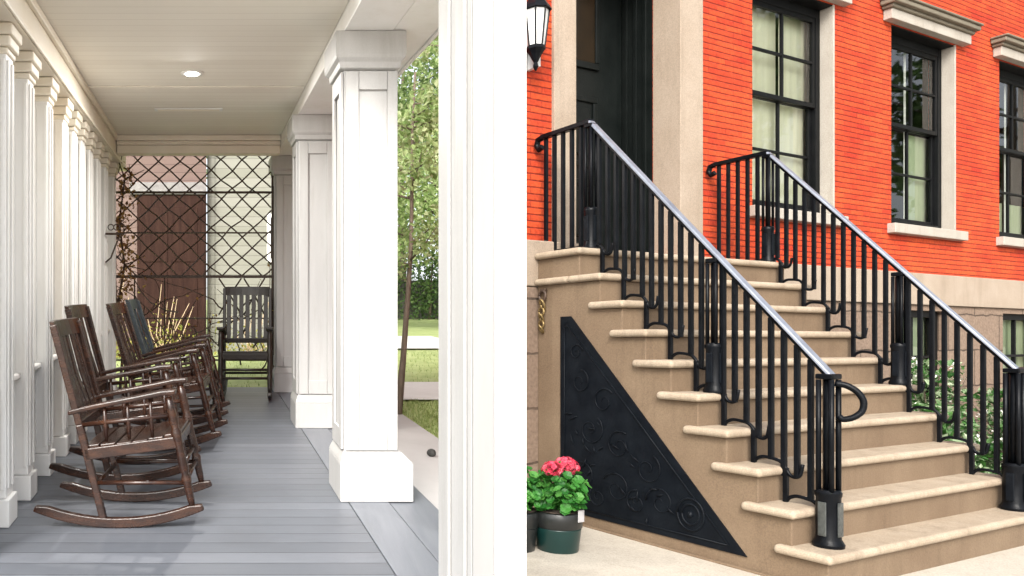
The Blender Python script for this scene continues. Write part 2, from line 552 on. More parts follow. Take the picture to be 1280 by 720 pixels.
# sloping lawn: rises with the porch, ends on a bank behind the street house
g = MB()
HG = -.15
def lawn_pt(x, y):
    return (x, y, H0 + HG + KZ * min(y, 60) + (.02 * sin(x * .9) * sin(y * .7) if y > 10 else 0))
rows = [1.2, 2.0, 3.0, 4.5, 6, 8, 10, 12, 14, 16, 18, 20, 23, 26, 30, 36, 45, 60, 120]
NC = 24
for y in rows:
    xr = .285 * y if y < 14 else .285 * 14 + (y - 14) * 1.4
    for i in range(NC + 1):
        g.v.append(Vector(lawn_pt(-60 + (xr + 60) * i / NC, y)))
for y in rows:                               # skirt down to street level along the right edge
    xr = .285 * y if y < 14 else .285 * 14 + (y - 14) * 1.4
    g.v.append(Vector((xr, y, GZ - .05)))
nr = len(rows)
for r in range(nr - 1):
    for i in range(NC):
        a = r * (NC + 1) + i
        g.f.append((a, a + 1, a + NC + 2, a + NC + 1))
    k = nr * (NC + 1)
    g.f.append((r * (NC + 1) + NC, k + r, k + r + 1, (r + 1) * (NC + 1) + NC))
solo('W', 'lawn', g, M['grass'], (0, 0, 0), kind='structure', smooth=False)

def strip(name, x0, x1, d0, d1, h, mat, n=8):
    b = MB()
    for i in range(n):
        a, c = d0 + (d1 - d0) * i / n, d0 + (d1 - d0) * (i + 1) / n
        xa, xc = min(x1, max(x0, .375 * a)), min(x1, max(x0, .375 * c))
        b.add([(x0, a, h), (xa, a, h), (xc, c, h), (x0, c, h)], [(0, 1, 2, 3)])
    return solo('P', name, b, mat, ((x0 + x1) / 2, d0, h), kind='structure')
strip('path', 1.345, 2.10, 3.62, 9.0, HG + .03, M['walk'])
strip('crossing_path', 1.345, 3.3, 9.02, 10.6, HG + .034, M['drive'])
strip('driveway', -14, 5.8, 15.8, 19.4, HG + .045, M['drive'])

# grass blades near the walk and behind the trellis
rg = random.Random(3)
b = MB()
for _ in range(9000):
    if rg.random() < .65:
        x, d = rg.uniform(2.1, 3.6), rg.uniform(6.2, 9.0)
    elif rg.random() < .5:
        x, d = rg.uniform(2.2, 5), rg.uniform(10.6, 15.7)
    else:
        x, d = rg.uniform(-1.8, 1.6), rg.uniform(9.3, 14.6)
    hh = rg.uniform(.02, .07)
    a = rg.uniform(0, 2 * pi)
    w = .006
    dx, dy = cos(a) * w, sin(a) * w
    lx, ly = rg.gauss(0, .02), rg.gauss(0, .02)
    b.add([(x - dx, d - dy, HG), (x + dx, d + dy, HG), (x + lx, d + ly, HG + hh)], [(0, 1, 2)])
solo('P', 'grass', b, M['blade'], (2.5, 8, HG), label='short green grass growing beside the pale walk and behind the porch', cat='grass', kind='stuff', fix=False)

# ================================================================== PORCH
b = MB().box(-1.33, .835, .9, 9.25, -.05, 0)
solo('P', 'porch_floor', b, M['deck'], (0, .9, 0), kind='structure')
b = MB().box(.843, 1.075, .9, 9.25, -.05, 0)
b.box(1.083, 1.33, .9, 9.25, -.055, -.006)
b.box(1.29, 1.325, .9, 9.25, -.16, -.06)
solo('P', 'porch_floor_border', b, M['deck_edge'], (1.08, .9, 0), kind='structure', bevel=.004)

roof = thing('P', 'porch_roof', 'cream boarded porch ceiling with its white beam carried on the square columns', 'porch roof', (0, 5, 2.9))
part('ceiling', MB().box(-.99, .812, 3.86, 9.4, 2.9, 2.93), M['ceil'], roof)
part('beam', MB().box(.815, 1.10, 2.2, 9.4, 2.78, 3.0), M['white'], roof, .004)
part('soffit', MB().box(1.103, 1.36, 3.86, 9.4, 2.783, 2.82), M['white'], roof, .003)
part('fascia', MB().box(1.362, 1.385, 3.86, 9.4, 2.77, 2.98), M['white'], roof, .003)
part('end_beam', MB().box(-.985, .812, 8.25, 8.42, 2.71, 2.80).box(-.985, .812, 8.22, 8.42, 2.802, 2.84).box(-.985, .812, 8.17, 8.42, 2.842, 2.897), M['cream'], roof, .006)
part('ceiling_batten', MB().box(-.975, .80, 6.13, 6.17, 2.888, 2.899), M['ceil'], roof, .002)
b = MB().add([(-1.75, 3.8, 3.0), (1.42, 3.8, 3.0), (1.42, 9.5, 3.0), (-1.75, 9.5, 3.0), (-1.75, 3.8, 4.1), (-1.75, 9.5, 4.1)],
             [(0, 1, 2, 3), (0, 4, 5, 3), (1, 4, 0), (2, 3, 5), (1, 2, 5, 4)])
part('roof_covering', b, M['roof'], roof)

t = thing('P', 'ceiling_light', 'round recessed light glowing in the porch ceiling', 'ceiling light', (-.11, 5.75, 2.9))
part('trim_ring', MB().lathe((-.11, 5.75, 2.892), [(.05, .006), (.052, -.002), (.085, -.002), (.088, .008)], 24), M['white'], t, smooth=True)
part('lens', MB().lathe((-.11, 5.75, 2.886), [(.052, 0), (.052, .004)], 24), M['downlight'], t)
t = thing('P', 'ceiling_vent', 'pale slim strip vent set in the porch ceiling beyond the round light', 'vent', (-.1, 6.95, 2.9))
part('frame', MB().box(-.48, .15, 6.9, 7.0, 2.888, 2.898), M['white'], t, .003)
part('slot', MB().box(-.45, .12, 6.925, 6.94, 2.884, 2.8875).box(-.45, .12, 6.96, 6.975, 2.884, 2.8875), M['cream'], t)

# ---- square columns
def make_column(d, label):
    x0, x1 = .82, 1.14
    t = thing('P', 'porch_column', label, 'column', (.98, d, 0), 'square white columns along the porch edge')
    s0, s1 = d + .05, d + .37
    sh = MB().box(x0, x1, s0, s1, .285, 2.6)
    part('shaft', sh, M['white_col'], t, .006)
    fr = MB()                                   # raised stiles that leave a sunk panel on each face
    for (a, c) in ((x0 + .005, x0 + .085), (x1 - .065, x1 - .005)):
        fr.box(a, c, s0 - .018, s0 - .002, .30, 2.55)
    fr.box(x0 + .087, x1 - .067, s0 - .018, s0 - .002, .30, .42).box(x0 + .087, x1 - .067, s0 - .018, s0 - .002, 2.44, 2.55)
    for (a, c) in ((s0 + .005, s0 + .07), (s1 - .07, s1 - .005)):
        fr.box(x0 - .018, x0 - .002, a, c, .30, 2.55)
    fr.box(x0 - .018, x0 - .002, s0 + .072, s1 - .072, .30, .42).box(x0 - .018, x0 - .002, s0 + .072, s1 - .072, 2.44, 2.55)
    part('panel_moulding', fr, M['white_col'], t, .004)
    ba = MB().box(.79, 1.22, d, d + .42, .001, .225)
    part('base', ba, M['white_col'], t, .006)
    q = MB()
    ring = [(.79, 1.22, d, d + .42, .227), (.795, 1.20, d + .006, d + .415, .245), (.812, 1.155, d + .028, d + .39, .29)]
    vs = []
    for a0, a1, b0, b1, h in ring:
        vs += [(a0, b0, h), (a1, b0, h), (a1, b1, h), (a0, b1, h)]
    fs = [(3, 2, 1, 0), (8, 9, 10, 11)]
    for i in range(2):
        for k in range(4):
            k2 = (k + 1) % 4
            fs.append((i * 4 + k, i * 4 + k2, i * 4 + 4 + k2, i * 4 + 4 + k))
    q.add(vs, fs)
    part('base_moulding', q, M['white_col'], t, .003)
    c = MB()
    prof = [(.0, 2.555), (.028, 2.565), (.034, 2.60), (.052, 2.62), (.058, 2.64), (.058, 2.778)]
    vs, fs = [], []
    for o_, h in prof:
        vs += [(x0 - o_, s0 - o_, h), (x1 + o_ - .02, s0 - o_, h), (x1 + o_ - .02, s1 + o_, h), (x0 - o_, s1 + o_, h)]
    for i in range(len(prof) - 1):
        for k in range(4):
            k2 = (k + 1) % 4
            fs.append((i * 4 + k, i * 4 + k2, i * 4 + 4 + k2, i * 4 + 4 + k))
    fs += [(3, 2, 1, 0), tuple(range(len(vs) - 4, len(vs)))]
    c.add(vs, fs)
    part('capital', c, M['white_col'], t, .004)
    return t
col1 = make_column(4.42, 'white square column nearest the camera showing its whole plinth and capital')
for dd, lab in ((6.64, 'middle white square column whose plinth shows beside the nearer column'),
                (8.80, 'farthest white square column next to the lattice screen')):
    c = dup(col1)
    c.location = P(.98, dd, 0)
    c['label'] = lab

# the slim corner post close to the camera
t = thing('P', 'porch_post', 'plain white corner post rising the full height between porch and stoop', 'post', (.88, 2.25, 0))
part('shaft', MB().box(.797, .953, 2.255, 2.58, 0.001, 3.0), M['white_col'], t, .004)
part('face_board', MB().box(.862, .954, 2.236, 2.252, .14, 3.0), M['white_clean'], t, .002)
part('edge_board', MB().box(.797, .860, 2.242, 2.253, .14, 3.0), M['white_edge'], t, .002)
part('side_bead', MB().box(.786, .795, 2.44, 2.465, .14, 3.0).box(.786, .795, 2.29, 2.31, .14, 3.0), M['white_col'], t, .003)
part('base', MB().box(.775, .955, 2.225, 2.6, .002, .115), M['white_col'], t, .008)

# ---- the white house on the left of the porch
wh = thing('P', 'white_house', 'cream and white house front with a row of square pilasters along the porch', 'house', (-1.3, 5, 0))
PD = [3.45, 3.97, 4.46, 5.02, 5.58, 6.0, 6.4, 6.85, 7.35, 7.9, 8.6]
part('wall', MB().box(-1.75, -1.32, 3.3, 9.3, -.3, 3.0), M['cream'], wh)
part('frieze', MB().box(-1.318, -.995, 3.3, 9.3, 2.665, 2.897), M['cream'], wh, .004)
part('frieze_moulding', MB().box(-.993, -.965, 3.3, 8.16, 2.845, 2.897).box(-.993, -.978, 3.3, 9.3, 2.667, 2.70), M['cream'], wh, .006)
part('skirting', MB().box(-1.318, -1.28, 3.3, 9.3, .002, .18), M['white'], wh, .004)
for i, d in enumerate(PD):
    part('wall_panel', MB().box(-1.318, -1.165, d + .05, d + .17, .182, 2.66), M['tan_wood'] if i == 3 else M['white'], wh, .004)
    pl = part('pilaster', MB().box(-1.163, -1.06, d, d + .15, .15, 2.54), M['white'], wh, .008)
    rb = MB()
    for a in (-1.155, -1.087):
        rb.box(a, a + .020, d - .011, d - .001, .2, 2.48)
    rb.box(-1.059, -1.050, d + .02, d + .05, .2, 2.48).box(-1.059, -1.050, d + .10, d + .13, .2, 2.48)
    part('moulding', rb, M['white'], pl, .003)
    part('base', MB().box(-1.175, -1.040, d - .015, d + .165, .001, .148), M['white'], pl, .006)
    cp = MB().box(-1.175, -1.048, d - .012, d + .162, 2.505, 2.54).box(-1.19, -1.032, d - .026, d + .176, 2.542, 2.60).box(-1.20, -1.018, d - .038, d + .188, 2.602, 2.662)
    part('capital', cp, M['cream'], pl, .010)
for i in range(len(PD) - 1):
    a, c = PD[i] + .20, PD[i + 1] + .02
    wn = part('window', MB().box(-1.318, -1.27, a, a + .05, .80, 2.44).box(-1.318, -1.27, c - .05, c, .80, 2.44).box(-1.318, -1.27, a + .051, c - .051, 2.38, 2.44).box(-1.318, -1.275, a + .051, c - .051, 1.6, 1.64), M['tan_wood'] if i == 3 else M['white'], wh, .003)
    part('pane', MB().box(-1.316, -1.30, a + .052, c - .052, .80, 2.378), M['curtain_w'], wn)
    part('sill', MB().box(-1.318, -1.10, a - .03, c + .02, .725, .762).box(-1.318, -1.15, a, c, .69, .723), M['white'], wn, .01)
b = MB().box(-1.318, -1.2, 4.80, 4.98, .54, .655)
part('bracket', b, M['shed_door'], wh, .006)


# ---- lattice screen closing the end of the porch
t = thing('P', 'lattice_screen', 'rusty brown diamond lattice screen closing the far end of the porch', 'screen', (-.16, 9.0, 0))
fr = MB()
for x in (-1.12, .80):
    fr.box(x - .02, x + .02, 8.98, 9.02, .001, 2.9)
part('frame', fr, M['iron_brown'], t, .003)
for h, w in ((2.37, .026), (1.885, .018), (1.36, .034), (.86, .016), (.36, .02), (2.84, .02)):
    part('rail', MB().box(-1.10, .78, 8.985, 9.015, h - w / 2, h + w / 2), M['iron_brown'], t, .002)
lt = MB()
X0, X1, Z0, Z1 = -1.10, .78, 1.36, 2.86
pw, ph = .25, .232
sl = ph / pw
k = X0 - (Z1 - Z0) / sl
def clip(x, sgn):
    pts = []
    for zz in (Z0, Z1):
        xx = x + sgn * (zz - Z0) / sl
        pts.append((xx, zz))
    (xa, za), (xb, zb) = pts
    if xa > xb:
        (xa, za), (xb, zb) = (xb, zb), (xa, za)
    if xb <= X0 or xa >= X1:
        return None
    def at(xx):
        return za + (zb - za) * (xx - xa) / (xb - xa)
    if xa < X0: za, xa = at(X0), X0
    if xb > X1: zb, xb = at(X1), X1
    return (xa, za), (xb, zb)
rl = random.Random(11)
for sgn, dd in ((1, 8.992), (-1, 9.006)):
    i = -14
    while i < 26:
        r = clip(X0 + .03 + i * pw, sgn)
        i += 1
        if not r:
            continue
        (xa, za), (xb, zb) = r
        n = max(2, int(abs(xb - xa) / .12))
        pts = [(xa + (xb - xa) * q / n + rl.gauss(0, .004), dd, za + (zb - za) * q / n + rl.gauss(0, .004) + .012 * sin(q * 2.1 + i)) for q in range(n + 1)]
        lt.tube(pts, .0095, 5)
part('lattice', lt, M['iron_brown'], t)
lw = MB()
for (a, c, h0, h1) in ((.15, .42, .9, 1.34), (.42, .15, .9, 1.34), (.45, .7, .9, 1.34), (.7, .45, .9, 1.34)):
    lw.tube([(a, 9.0, h0), ((a + c) / 2, 9.0, (h0 + h1) / 2 + .02), (c, 9.0, h1)], .010, 5)
for x in (-.86, -.5):
    lw.tube([(x, 9.0, .37), (x, 9.0, 1.34)], .010, 5)
part('brace', lw, M['iron_brown'], t)

# vine and iron bracket at the left end
t = thing('P', 'climbing_vine', 'dry brown leaved vine climbing the left edge of the lattice screen', 'vine', (-1.0, 8.8, 0))
st = MB()
rv = random.Random(5)
twig_ends = []
pathv = [(-1.02, 8.85, 0), (-.98, 8.82, .5), (-1.04, 8.8, 1.0), (-.96, 8.8, 1.5), (-1.02, 8.78, 2.0), (-.95, 8.75, 2.5), (-1.0, 8.6, 2.66)]
st.tube(pathv, [.02, .018, .016, .014, .012, .01, .008], 6)
for _ in range(14):
    i = rv.randrange(1, 6)
    p = Vector(pathv[i])
    q = p + Vector((rv.uniform(-.03, .30), rv.uniform(-.1, .06), rv.uniform(-.25, .35)))
    m_ = (p + q) / 2 + Vector((rv.gauss(0, .05), 0, rv.gauss(0, .05)))
    st.tube([p, m_, q], [.009, .007, .004], 5)
for _ in range(34):                              # twigs wandering across the lattice
    x, h = rv.uniform(-1.0, .74), rv.choice((rv.uniform(.2, .7), rv.uniform(.2, 1.0), rv.uniform(.2, 1.0)))
    p = Vector((x, 8.96, h))
    pts = [p.copy()]
    dx, dz = rv.gauss(0, .06), rv.uniform(.02, .08)
    for _k in range(7):
        dx += rv.gauss(0, .045)
        dz += rv.gauss(0, .03)
        p = p + Vector((dx, rv.gauss(0, .008), dz))
        p.x = max(-1.08, min(.76, p.x))
        pts.append(p.copy())
    st.tube(pts, [.010, .009, .008, .007, .006, .005, .004, .003], 5)
    twig_ends.append(pts)
part('stem', st, M['iron_brown'], t)
lf = MB()
for pts in twig_ends:
    for q in pts[3:]:
        if rv.random() < .45:
            lf.leaf(q + Vector((rv.gauss(0, .02), rv.gauss(0, .02), rv.gauss(0, .02))), rv.uniform(.03, .06), .7, .2, rv)
for _ in range(620):
    i = rv.random() * 5.2
    k = int(i)
    p = Vector(pathv[k]).lerp(Vector(pathv[k + 1]), i - k)
    if p.z < .7 and rv.random() < .6: continue
    lf.leaf(p + Vector((abs(rv.gauss(0, .10)) - .04, rv.gauss(0, .08), rv.gauss(0, .1))), rv.uniform(.03, .07), .7, .2, rv)
part('foliage', lf, M['vine'], t, fix=False)
t = thing('P', 'wall_bracket', 'dark scrolled iron bracket sticking out from the last pilasters by the vine', 'bracket', (-1.05, 7.9, 1.8))
bk = MB().tube([(-1.058, 7.86, 1.80), (-.86, 7.86, 1.80)], .012, 6)
bk.tube([(-1.058, 7.86, 1.5), (-1.0, 7.86, 1.55), (-.95, 7.86, 1.68), (-.90, 7.86, 1.79)], .009, 6)
for k in range(3):
    c0 = (-1.0 + k * .06, 7.86, 1.87)
    bk.tube([(c0[0] + .03 * cos(a * .55), 7.86, c0[2] + .03 * sin(a * .55)) for a in range(12)], .006, 5)
part('arm', bk, M['iron_brown'], t)

# ---- rocking chairs
def make_chair(mat, label):
    t = thing('L', 'rocking_chair', label, 'rocking chair', (0, 0, 0), 'wooden rocking chairs on the porch')
    W = .235
    R = 1.15
    for s in (-1, 1):
        y = s * W
        rk = MB()
        n = 14
        vs, fs = [], []
        for i in range(n + 1):
            a = -.395 + .805 * i / n
            th = .026 if 0 < i < n else .016
            for rr, yy in ((R, -.018), (R, .018), (R - 2 * th, .018), (R - 2 * th, -.018)):
                vs.append((rr * sin(a), y + yy, R - rr * cos(a)))
        for i in range(n):
            for k in range(4):
                k2 = (k + 1) % 4
                fs.append((i * 4 + k, i * 4 + k2, i * 4 + 4 + k2, i * 4 + 4 + k))
        fs += [(0, 1, 2, 3), tuple(4 * n + q for q in (3, 2, 1, 0))]
        rk.add(vs, fs)
        part('rocker', rk, mat, t, .006)
        zc = lambda x: R - math.sqrt(R * R - x * x) + .045
        # back post, leaning
        part('back_post', MB().bar((-.075, y, zc(-.075)), (-.19, y, .55), .034, .038, (1, 0, 0)).bar((-.19, y, .549), (-.315, y, 1.07), .032, .036, (1, 0, 0)), mat, t, .006)
        # front leg: turned
        p0, p1 = Vector((.395, y, zc(.395))), Vector((.275, y, .695))
        pts, rs = [], []
        for q, r_ in ((0, .016), (.08, .02), (.2, .022), (.26, .028), (.30, .018), (.34, .027), (.5, .022), (.62, .024), (.68, .03), (.72, .019), (.78, .026), (.9, .022), (1, .02)):
            pts.append(p0.lerp(p1, q))
            rs.append(r_)
        part('leg', MB().tube(pts, rs, 10), mat, t, smooth=True)
        arm = MB()
        av = [(-.245, .60), (-.1, .635), (.1, .675), (.24, .705), (.315, .71)]
        vs, fs = [], []
        for i, (x, z) in enumerate(av):
            w = (.024, .03, .036, .042, .036)[i]
            vs += [(x, y - w, z), (x, y + w, z), (x, y + w, z + .026), (x, y - w, z + .026)]
        for i in range(4):
            for k in range(4):
                k2 = (k + 1) % 4
                fs.append((i * 4 + k, i * 4 + k2, i * 4 + 4 + k2, i * 4 + 4 + k))
        fs += [(3, 2, 1, 0), (16, 17, 18, 19)]
        arm.add(vs, fs)
        part('arm', arm, mat, t, .007)
        sr = MB()
        sr.tube([(-.20, y, .545), (.295, y, .60)], .013, 8)
        for q in range(3):
            x = -.05 + q * .12
            sr.tube([(x, y, .46 + q * .012), (x - .005, y, .55 + q * .012), (x - .01, y, .655 + q * .016)], [.009, .013, .009], 6)
        part('arm_spindles', sr, mat, t, smooth=True)
    seat = MB()
    for k in range(6):
        x0 = -.17 + k * .084
        dip = (.0, .004, .01, .01, .004, -.004)[k]
        z = .435 + (x0 + .17) * .13 - dip
        seat.add([(x0, -W + .002, z - .02), (x0 + .078, -W + .002, z - .01), (x0 + .078, W - .002, z - .01), (x0, W - .002, z - .02),
                  (x0, -W + .002, z + .002), (x0 + .078, -W + .002, z + .012), (x0 + .078, W - .002, z + .012), (x0, W - .002, z + .002)],
                 [(3, 2, 1, 0), (4, 5, 6, 7), (0, 1, 5, 4), (1, 2, 6, 5), (2, 3, 7, 6), (3, 0, 4, 7)])
    part('seat', seat, mat, t, .005)
    ap = MB()
    for s in (-1, 1):
        ap.bar((-.165, s * (W + .004), .392), (.325, s * (W + .004), .458), .026, .062)
    ap.bar((.325, -W, .455), (.325, W, .455), .024, .06).bar((-.155, -W, .395), (-.155, W, .395), .024, .06)
    part('seat_frame', ap, mat, t, .005)
    st = MB()
    st.tube([(.365, -W, .25), (.365, W, .25)], .013, 8).tube([(.35, -W, .33), (.35, W, .33)], .013, 8).tube([(-.115, -W, .22), (-.115, W, .22)], .013, 8)
    for s in (-1, 1):
        st.tube([(-.12, s * W, .24), (.37, s * W, .24)], .012, 8)
    part('stretcher', st, mat, t, smooth=True)
    tr = MB()
    for i in range(8):                           # curved crest rail
        a, c = -W + 2 * W * i / 8, -W + 2 * W * (i + 1) / 8
        ba = lambda yy: -.300 - .035 * (1 - (yy / W) ** 2)
        tr.add([(ba(a) - .012, a, 1.0), (ba(c) - .012, c, 1.0), (ba(c) + .012, c, 1.0), (ba(a) + .012, a, 1.0),
                (ba(a) - .036, a, 1.085), (ba(c) - .036, c, 1.085), (ba(c) - .012, c, 1.085), (ba(a) - .012, a, 1.085)],
               [(3, 2, 1, 0), (4, 5, 6, 7), (0, 1, 5, 4), (2, 3, 7, 6)] + ([(3, 0, 4, 7)] if i == 0 else []) + ([(1, 2, 6, 5)] if i == 7 else []))
    part('crest_rail', tr, mat, t)
    part('lower_rail', MB().bar((-.19, -W, .545), (-.19, W, .545), .024, .05), mat, t, .005)
    for k in range(7):
        y = -.19 + k * .38 / 6
        b0 = .035 * (1 - (y / W) ** 2)
        part('slat', MB().bar((-.19 - b0 * .4, y, .56), (-.238 - b0 * 1.3, y, .78), .044, .012, (1, 0, 0)).bar((-.238 - b0 * 1.3, y, .779), (-.300 - b0, y, 1.005), .044, .012, (1, 0, 0)), mat, t, .003)
    return t, R
def place_chair(o, x, d, yaw, tilt, sc, R):
    slope = math.atan(KZ)
    m = (Matrix.Translation(P(x, d, .002)) @ Matrix.Rotation(slope, 4, 'X') @ Matrix.Rotation(yaw, 4, 'Z') @ Matrix.Scale(sc, 4)
         @ Matrix.Translation((0, 0, R)) @ Matrix.Rotation(tilt, 4, 'Y') @ Matrix.Translation((0, 0, -R)))
    o.matrix_world = m
ch, R = make_chair(M['rocker'], 'dark brown rocking chair nearest the camera, seen whole from the side')
place_chair(ch, -.445, 4.20, .0, .0, 1.0, R)
for x, d, yaw, tilt, sc, lab, mt in (
        (-.52, 5.10, .02, .01, 1.045, 'second dark brown rocking chair, directly behind the nearest one', None),
        (-.375, 6.02, -.03, -.045, 1.05, 'third rocking chair from the camera, just before the slate grey backed one', None),
        (-.33, 6.92, .03, -.055, 1.06, 'rocking chair with slate blue grey back, last of the row against the wall', 'rocker_slate'),
        (.45, 8.42, -pi / 2, .05, 1.12, 'tall slatted rocking chair facing the camera in front of the lattice screen', 'rocker_far')):
    c = dup(ch)
    place_chair(c, x, d, yaw, tilt, sc, R)
    c['label'] = lab
    if mt:
        for k in kids(c):
            if mt == 'rocker_slate' and k.name.split('.')[0] not in ('slat', 'crest_rail', 'back_post', 'lower_rail'):
                continue
            k.data = k.data.copy()
            k.data.materials[0] = M[mt]

# ================================================================== BEHIND THE PORCH
GH = HG - .02
t = thing('P', 'garden_shed', 'pinkish brown boarded shed with a dark door seen through the lattice', 'shed', (-1, 15.2, GH))
part('wall', MB().box(-2.6, .0, 15.2, 17.2, GH, 4.6), M['shed'], t)
dr = part('door', MB().box(-1.40, -.02, 15.14, 15.198, GH + .02, 3.05), M['shed_door'], t, .01)
part('panel', MB().box(-1.25, -.78, 15.125, 15.138, .4, 1.5).box(-.68, -.18, 15.125, 15.138, .4, 1.5).box(-1.25, -.78, 15.125, 15.138, 1.7, 2.8).box(-.68, -.18, 15.125, 15.138, 1.7, 2.8), M['shed_door'], dr, .006)
part('lintel', MB().box(-1.55, .0, 15.10, 15.198, 3.06, 3.3), M['roof'], t, .01)
part('roof', MB().prism([(-2.8, 4.5), (.2, 4.5), (-1.3, 5.6)], 1, 15.0, 17.4), M['roof'], t)
t = thing('P', 'neighbour_house', 'pale clapboard house standing right of the shed behind the lattice', 'house', (1.2, 15.6, GH))
part('wall', MB().box(.02, 2.05, 15.5, 19.5, GH, 4.8), M['pale_house'], t)
part('corner_board', MB().box(.025, .17, 15.46, 15.498, GH, 4.8), M['pale_house'], t)
part('roof', MB().prism([(-.1, 4.78), (2.3, 4.78), (1.1, 5.9)], 1, 15.3, 19.8), M['roof'], t)
wn = part('window', MB().box(1.25, 1.32, 15.44, 15.495, 1.7, 2.7).box(1.72, 1.79, 15.44, 15.495, 1.7, 2.7).box(1.321, 1.719, 15.44, 15.495, 2.62, 2.7).box(1.321, 1.719, 15.44, 15.495, 1.7, 1.78), M['white'], t)
part('pane', MB().box(1.322, 1.718, 15.47, 15.494, 1.781, 2.619), M['room'], wn)
rw = random.Random(21)
for x, d, hh, n, lab in ((-.9, 14.4, .9, 420, 'yellow green weedy bush at the foot of the dark shed door'),
                         (.9, 14.6, .7, 380, 'low yellow green bush at the foot of the pale house'),
                         (-1.9, 14.2, 1.1, 420, 'yellow green bush left of the dark shed door')):
    t = thing('P', 'bush', lab, 'bush', (x, d, GH), 'weedy bushes behind the lattice')
    lf, st = MB(), MB()
    for _ in range(9):
        q = (x + rw.gauss(0, .35), d + rw.gauss(0, .15), GH + hh * rw.uniform(.8, 1.6))
        st.tube([(x + rw.gauss(0, .1), d, GH), ((x + q[0]) / 2 + rw.gauss(0, .08), d, GH + hh * .5), q], [.014, .011, .006], 5)
    for _ in range(n):
        lf.leaf((x + rw.gauss(0, .38), d + rw.gauss(0, .2), GH + abs(rw.gauss(0, hh * .4))), rw.uniform(.05, .11), .5, .2, rw)
    part('stem', st, M['tan_wood'], t)
    part('foliage', lf, M['yellow'], t, fix=False)

# fence and hedges at the far side of the lawn
t = thing('P', 'board_fence', 'weathered grey board fence across the far side of the lawn', 'fence', (7, 29.6, HG))
part('board_panel', MB().box(2, 40, 29.6, 29.65, HG, 1.35), M['fence'], t)
pf = MB()
for i in range(20):
    pf.box(2 + i * 2 - .06, 2 + i * 2 + .06, 29.5, 29.598, HG, 1.5)
part('fence_post', pf, M['fence'], t)
rh = random.Random(31)
for x, hh, lab in ((5.6, 3.4, 'tall green hedge bush at the fence, left of the sapling'), (8.6, 3.0, 'dark green hedge bush at the fence, right of the sapling'), (12.5, 1.8, 'dark green hedge bush farther along the fence')):
    t = thing('P', 'hedge_bush', lab, 'bush', (x, 28.9, HG), 'hedge bushes before the fence')
    lf = MB()
    for _ in range(2600):
        lf.leaf((x + max(-1.3, min(1.3, rh.gauss(0, .75))), 28.9 + rh.gauss(0, .3), HG + rh.random() ** .8 * hh * (1 - .1 * abs(rh.gauss(0, 1)))), rh.uniform(.1, .2), .55, .2, rh)
    part('foliage', lf, M['leaf_h'], t, fix=False)
    part('stem', MB().tube([(x, 28.9, HG), (x + .1, 28.9, HG + hh * .8)], [.06, .02], 6), M['bark'], t)

# ---- trees
def tree(name, x, d, H, tr, cr, zlow, n, ls, mat, label, seed, lean=(0, 0), group='trees beyond the lawn', flat=1.0, limbs=9, skew=0, base=None):
    r = random.Random(seed)
    fr_, HG = ('P', globals()['HG']) if base is None else ('W', base)
    t = thing(fr_, name, label, 'tree', (x, d, HG), group)
    trunk = []
    for i in range(7):
        q = i / 6
        trunk.append((x + lean[0] * q + skew * sin(q * 5) + r.gauss(0, tr * .25), d + lean[1] * q + r.gauss(0, tr * .25), HG + H * .86 * q))
    tb = MB().tube(trunk, [tr * (1.25 - .25 * min(1, i * 3) - .8 * (i / 6) ** .9) + .004 for i in range(7)], 8)
    centres = []
    for k in range(limbs):
        q = r.uniform(max(.25, zlow / H), .95)
        i = q * 6
        j = min(5, int(i))
        p = Vector(trunk[j]).lerp(Vector(trunk[j + 1]), i - j)
        a = k * 2.4 + r.uniform(-.4, .4)
        ln = cr * r.uniform(.55, 1.0) * (1.15 - .55 * q)
        e = p + Vector((cos(a) * ln, sin(a) * ln * flat, ln * r.uniform(.15, .6)))
        mdl = p.lerp(e, .5) + Vector((0, 0, -.05 * ln))
        rr = tr * (1 - q * .75) * .45 + .004
        tb.tube([p, mdl, e], [rr, rr * .65, rr * .3], 6)
        centres += [(e, .34), (mdl, .26), (p.lerp(e, .75) + Vector((r.gauss(0, .2), r.gauss(0, .2), r.gauss(0, .2))) * cr * .5, .3)]
    centres.append((Vector(trunk[-1]) + Vector((0, 0, H * .05)), .32))
    part('trunk', tb, M['bark'], t, smooth=True)
    lf = MB()
    while len(lf.f) < 2 * n:
        c, rad = r.choice(centres)
        rad *= cr
        v = Vector((r.gauss(0, 1), r.gauss(0, 1), r.gauss(0, .8)))
        v = v.normalized() * rad * (r.random() ** .45)
        lf.leaf(c + v, ls * r.uniform(.6, 1.3), .6, .2, r)
    part('crown', lf, mat, t, fix=False)
    return t
tree('leafy_tree', 7.25, 21.5, 11, .13, 3.3, 1.0, 17000, .14, M['leaf_a'], 'big bright green tree behind the sapling, right of the nearest full column', 41, limbs=26)
tree('leafy_tree', 11.5, 25, 12, .2, 4.0, 1.4, 9000, .20, M['leaf_a'], 'bright green tree at the lawn edge hidden mostly by the corner post', 42, limbs=18)
tree('leafy_tree', 4.1, 25, 12, .14, 3.3, 1.0, 11000, .16, M['leaf_b'], 'deep green tree showing between the two nearer columns', 43, limbs=24)
tree('leafy_tree', 8.2, 31.5, 15, .2, 4.8, 1.0, 8500, .24, M['leaf_b'], 'tall deep green tree beyond the fence, right of the sapling', 44, limbs=26)
tree('leafy_tree', 4.6, 33, 13, .2, 4.4, 1.0, 7000, .24, M['leaf_b'], 'deep green tree beyond the fence, behind the two nearer columns', 48, limbs=22)
tree('leafy_tree', -3.5, 27, 12, .25, 4.4, 1.5, 6000, .24, M['leaf_b'], 'deep green tree standing behind the shed', 45, limbs=14)
tree('leafy_tree', 13.5, 36, 15, .3, 5.5, 1.2, 6000, .28, M['leaf_b'], 'deep green tree beyond the fence at its far end', 46, limbs=16)
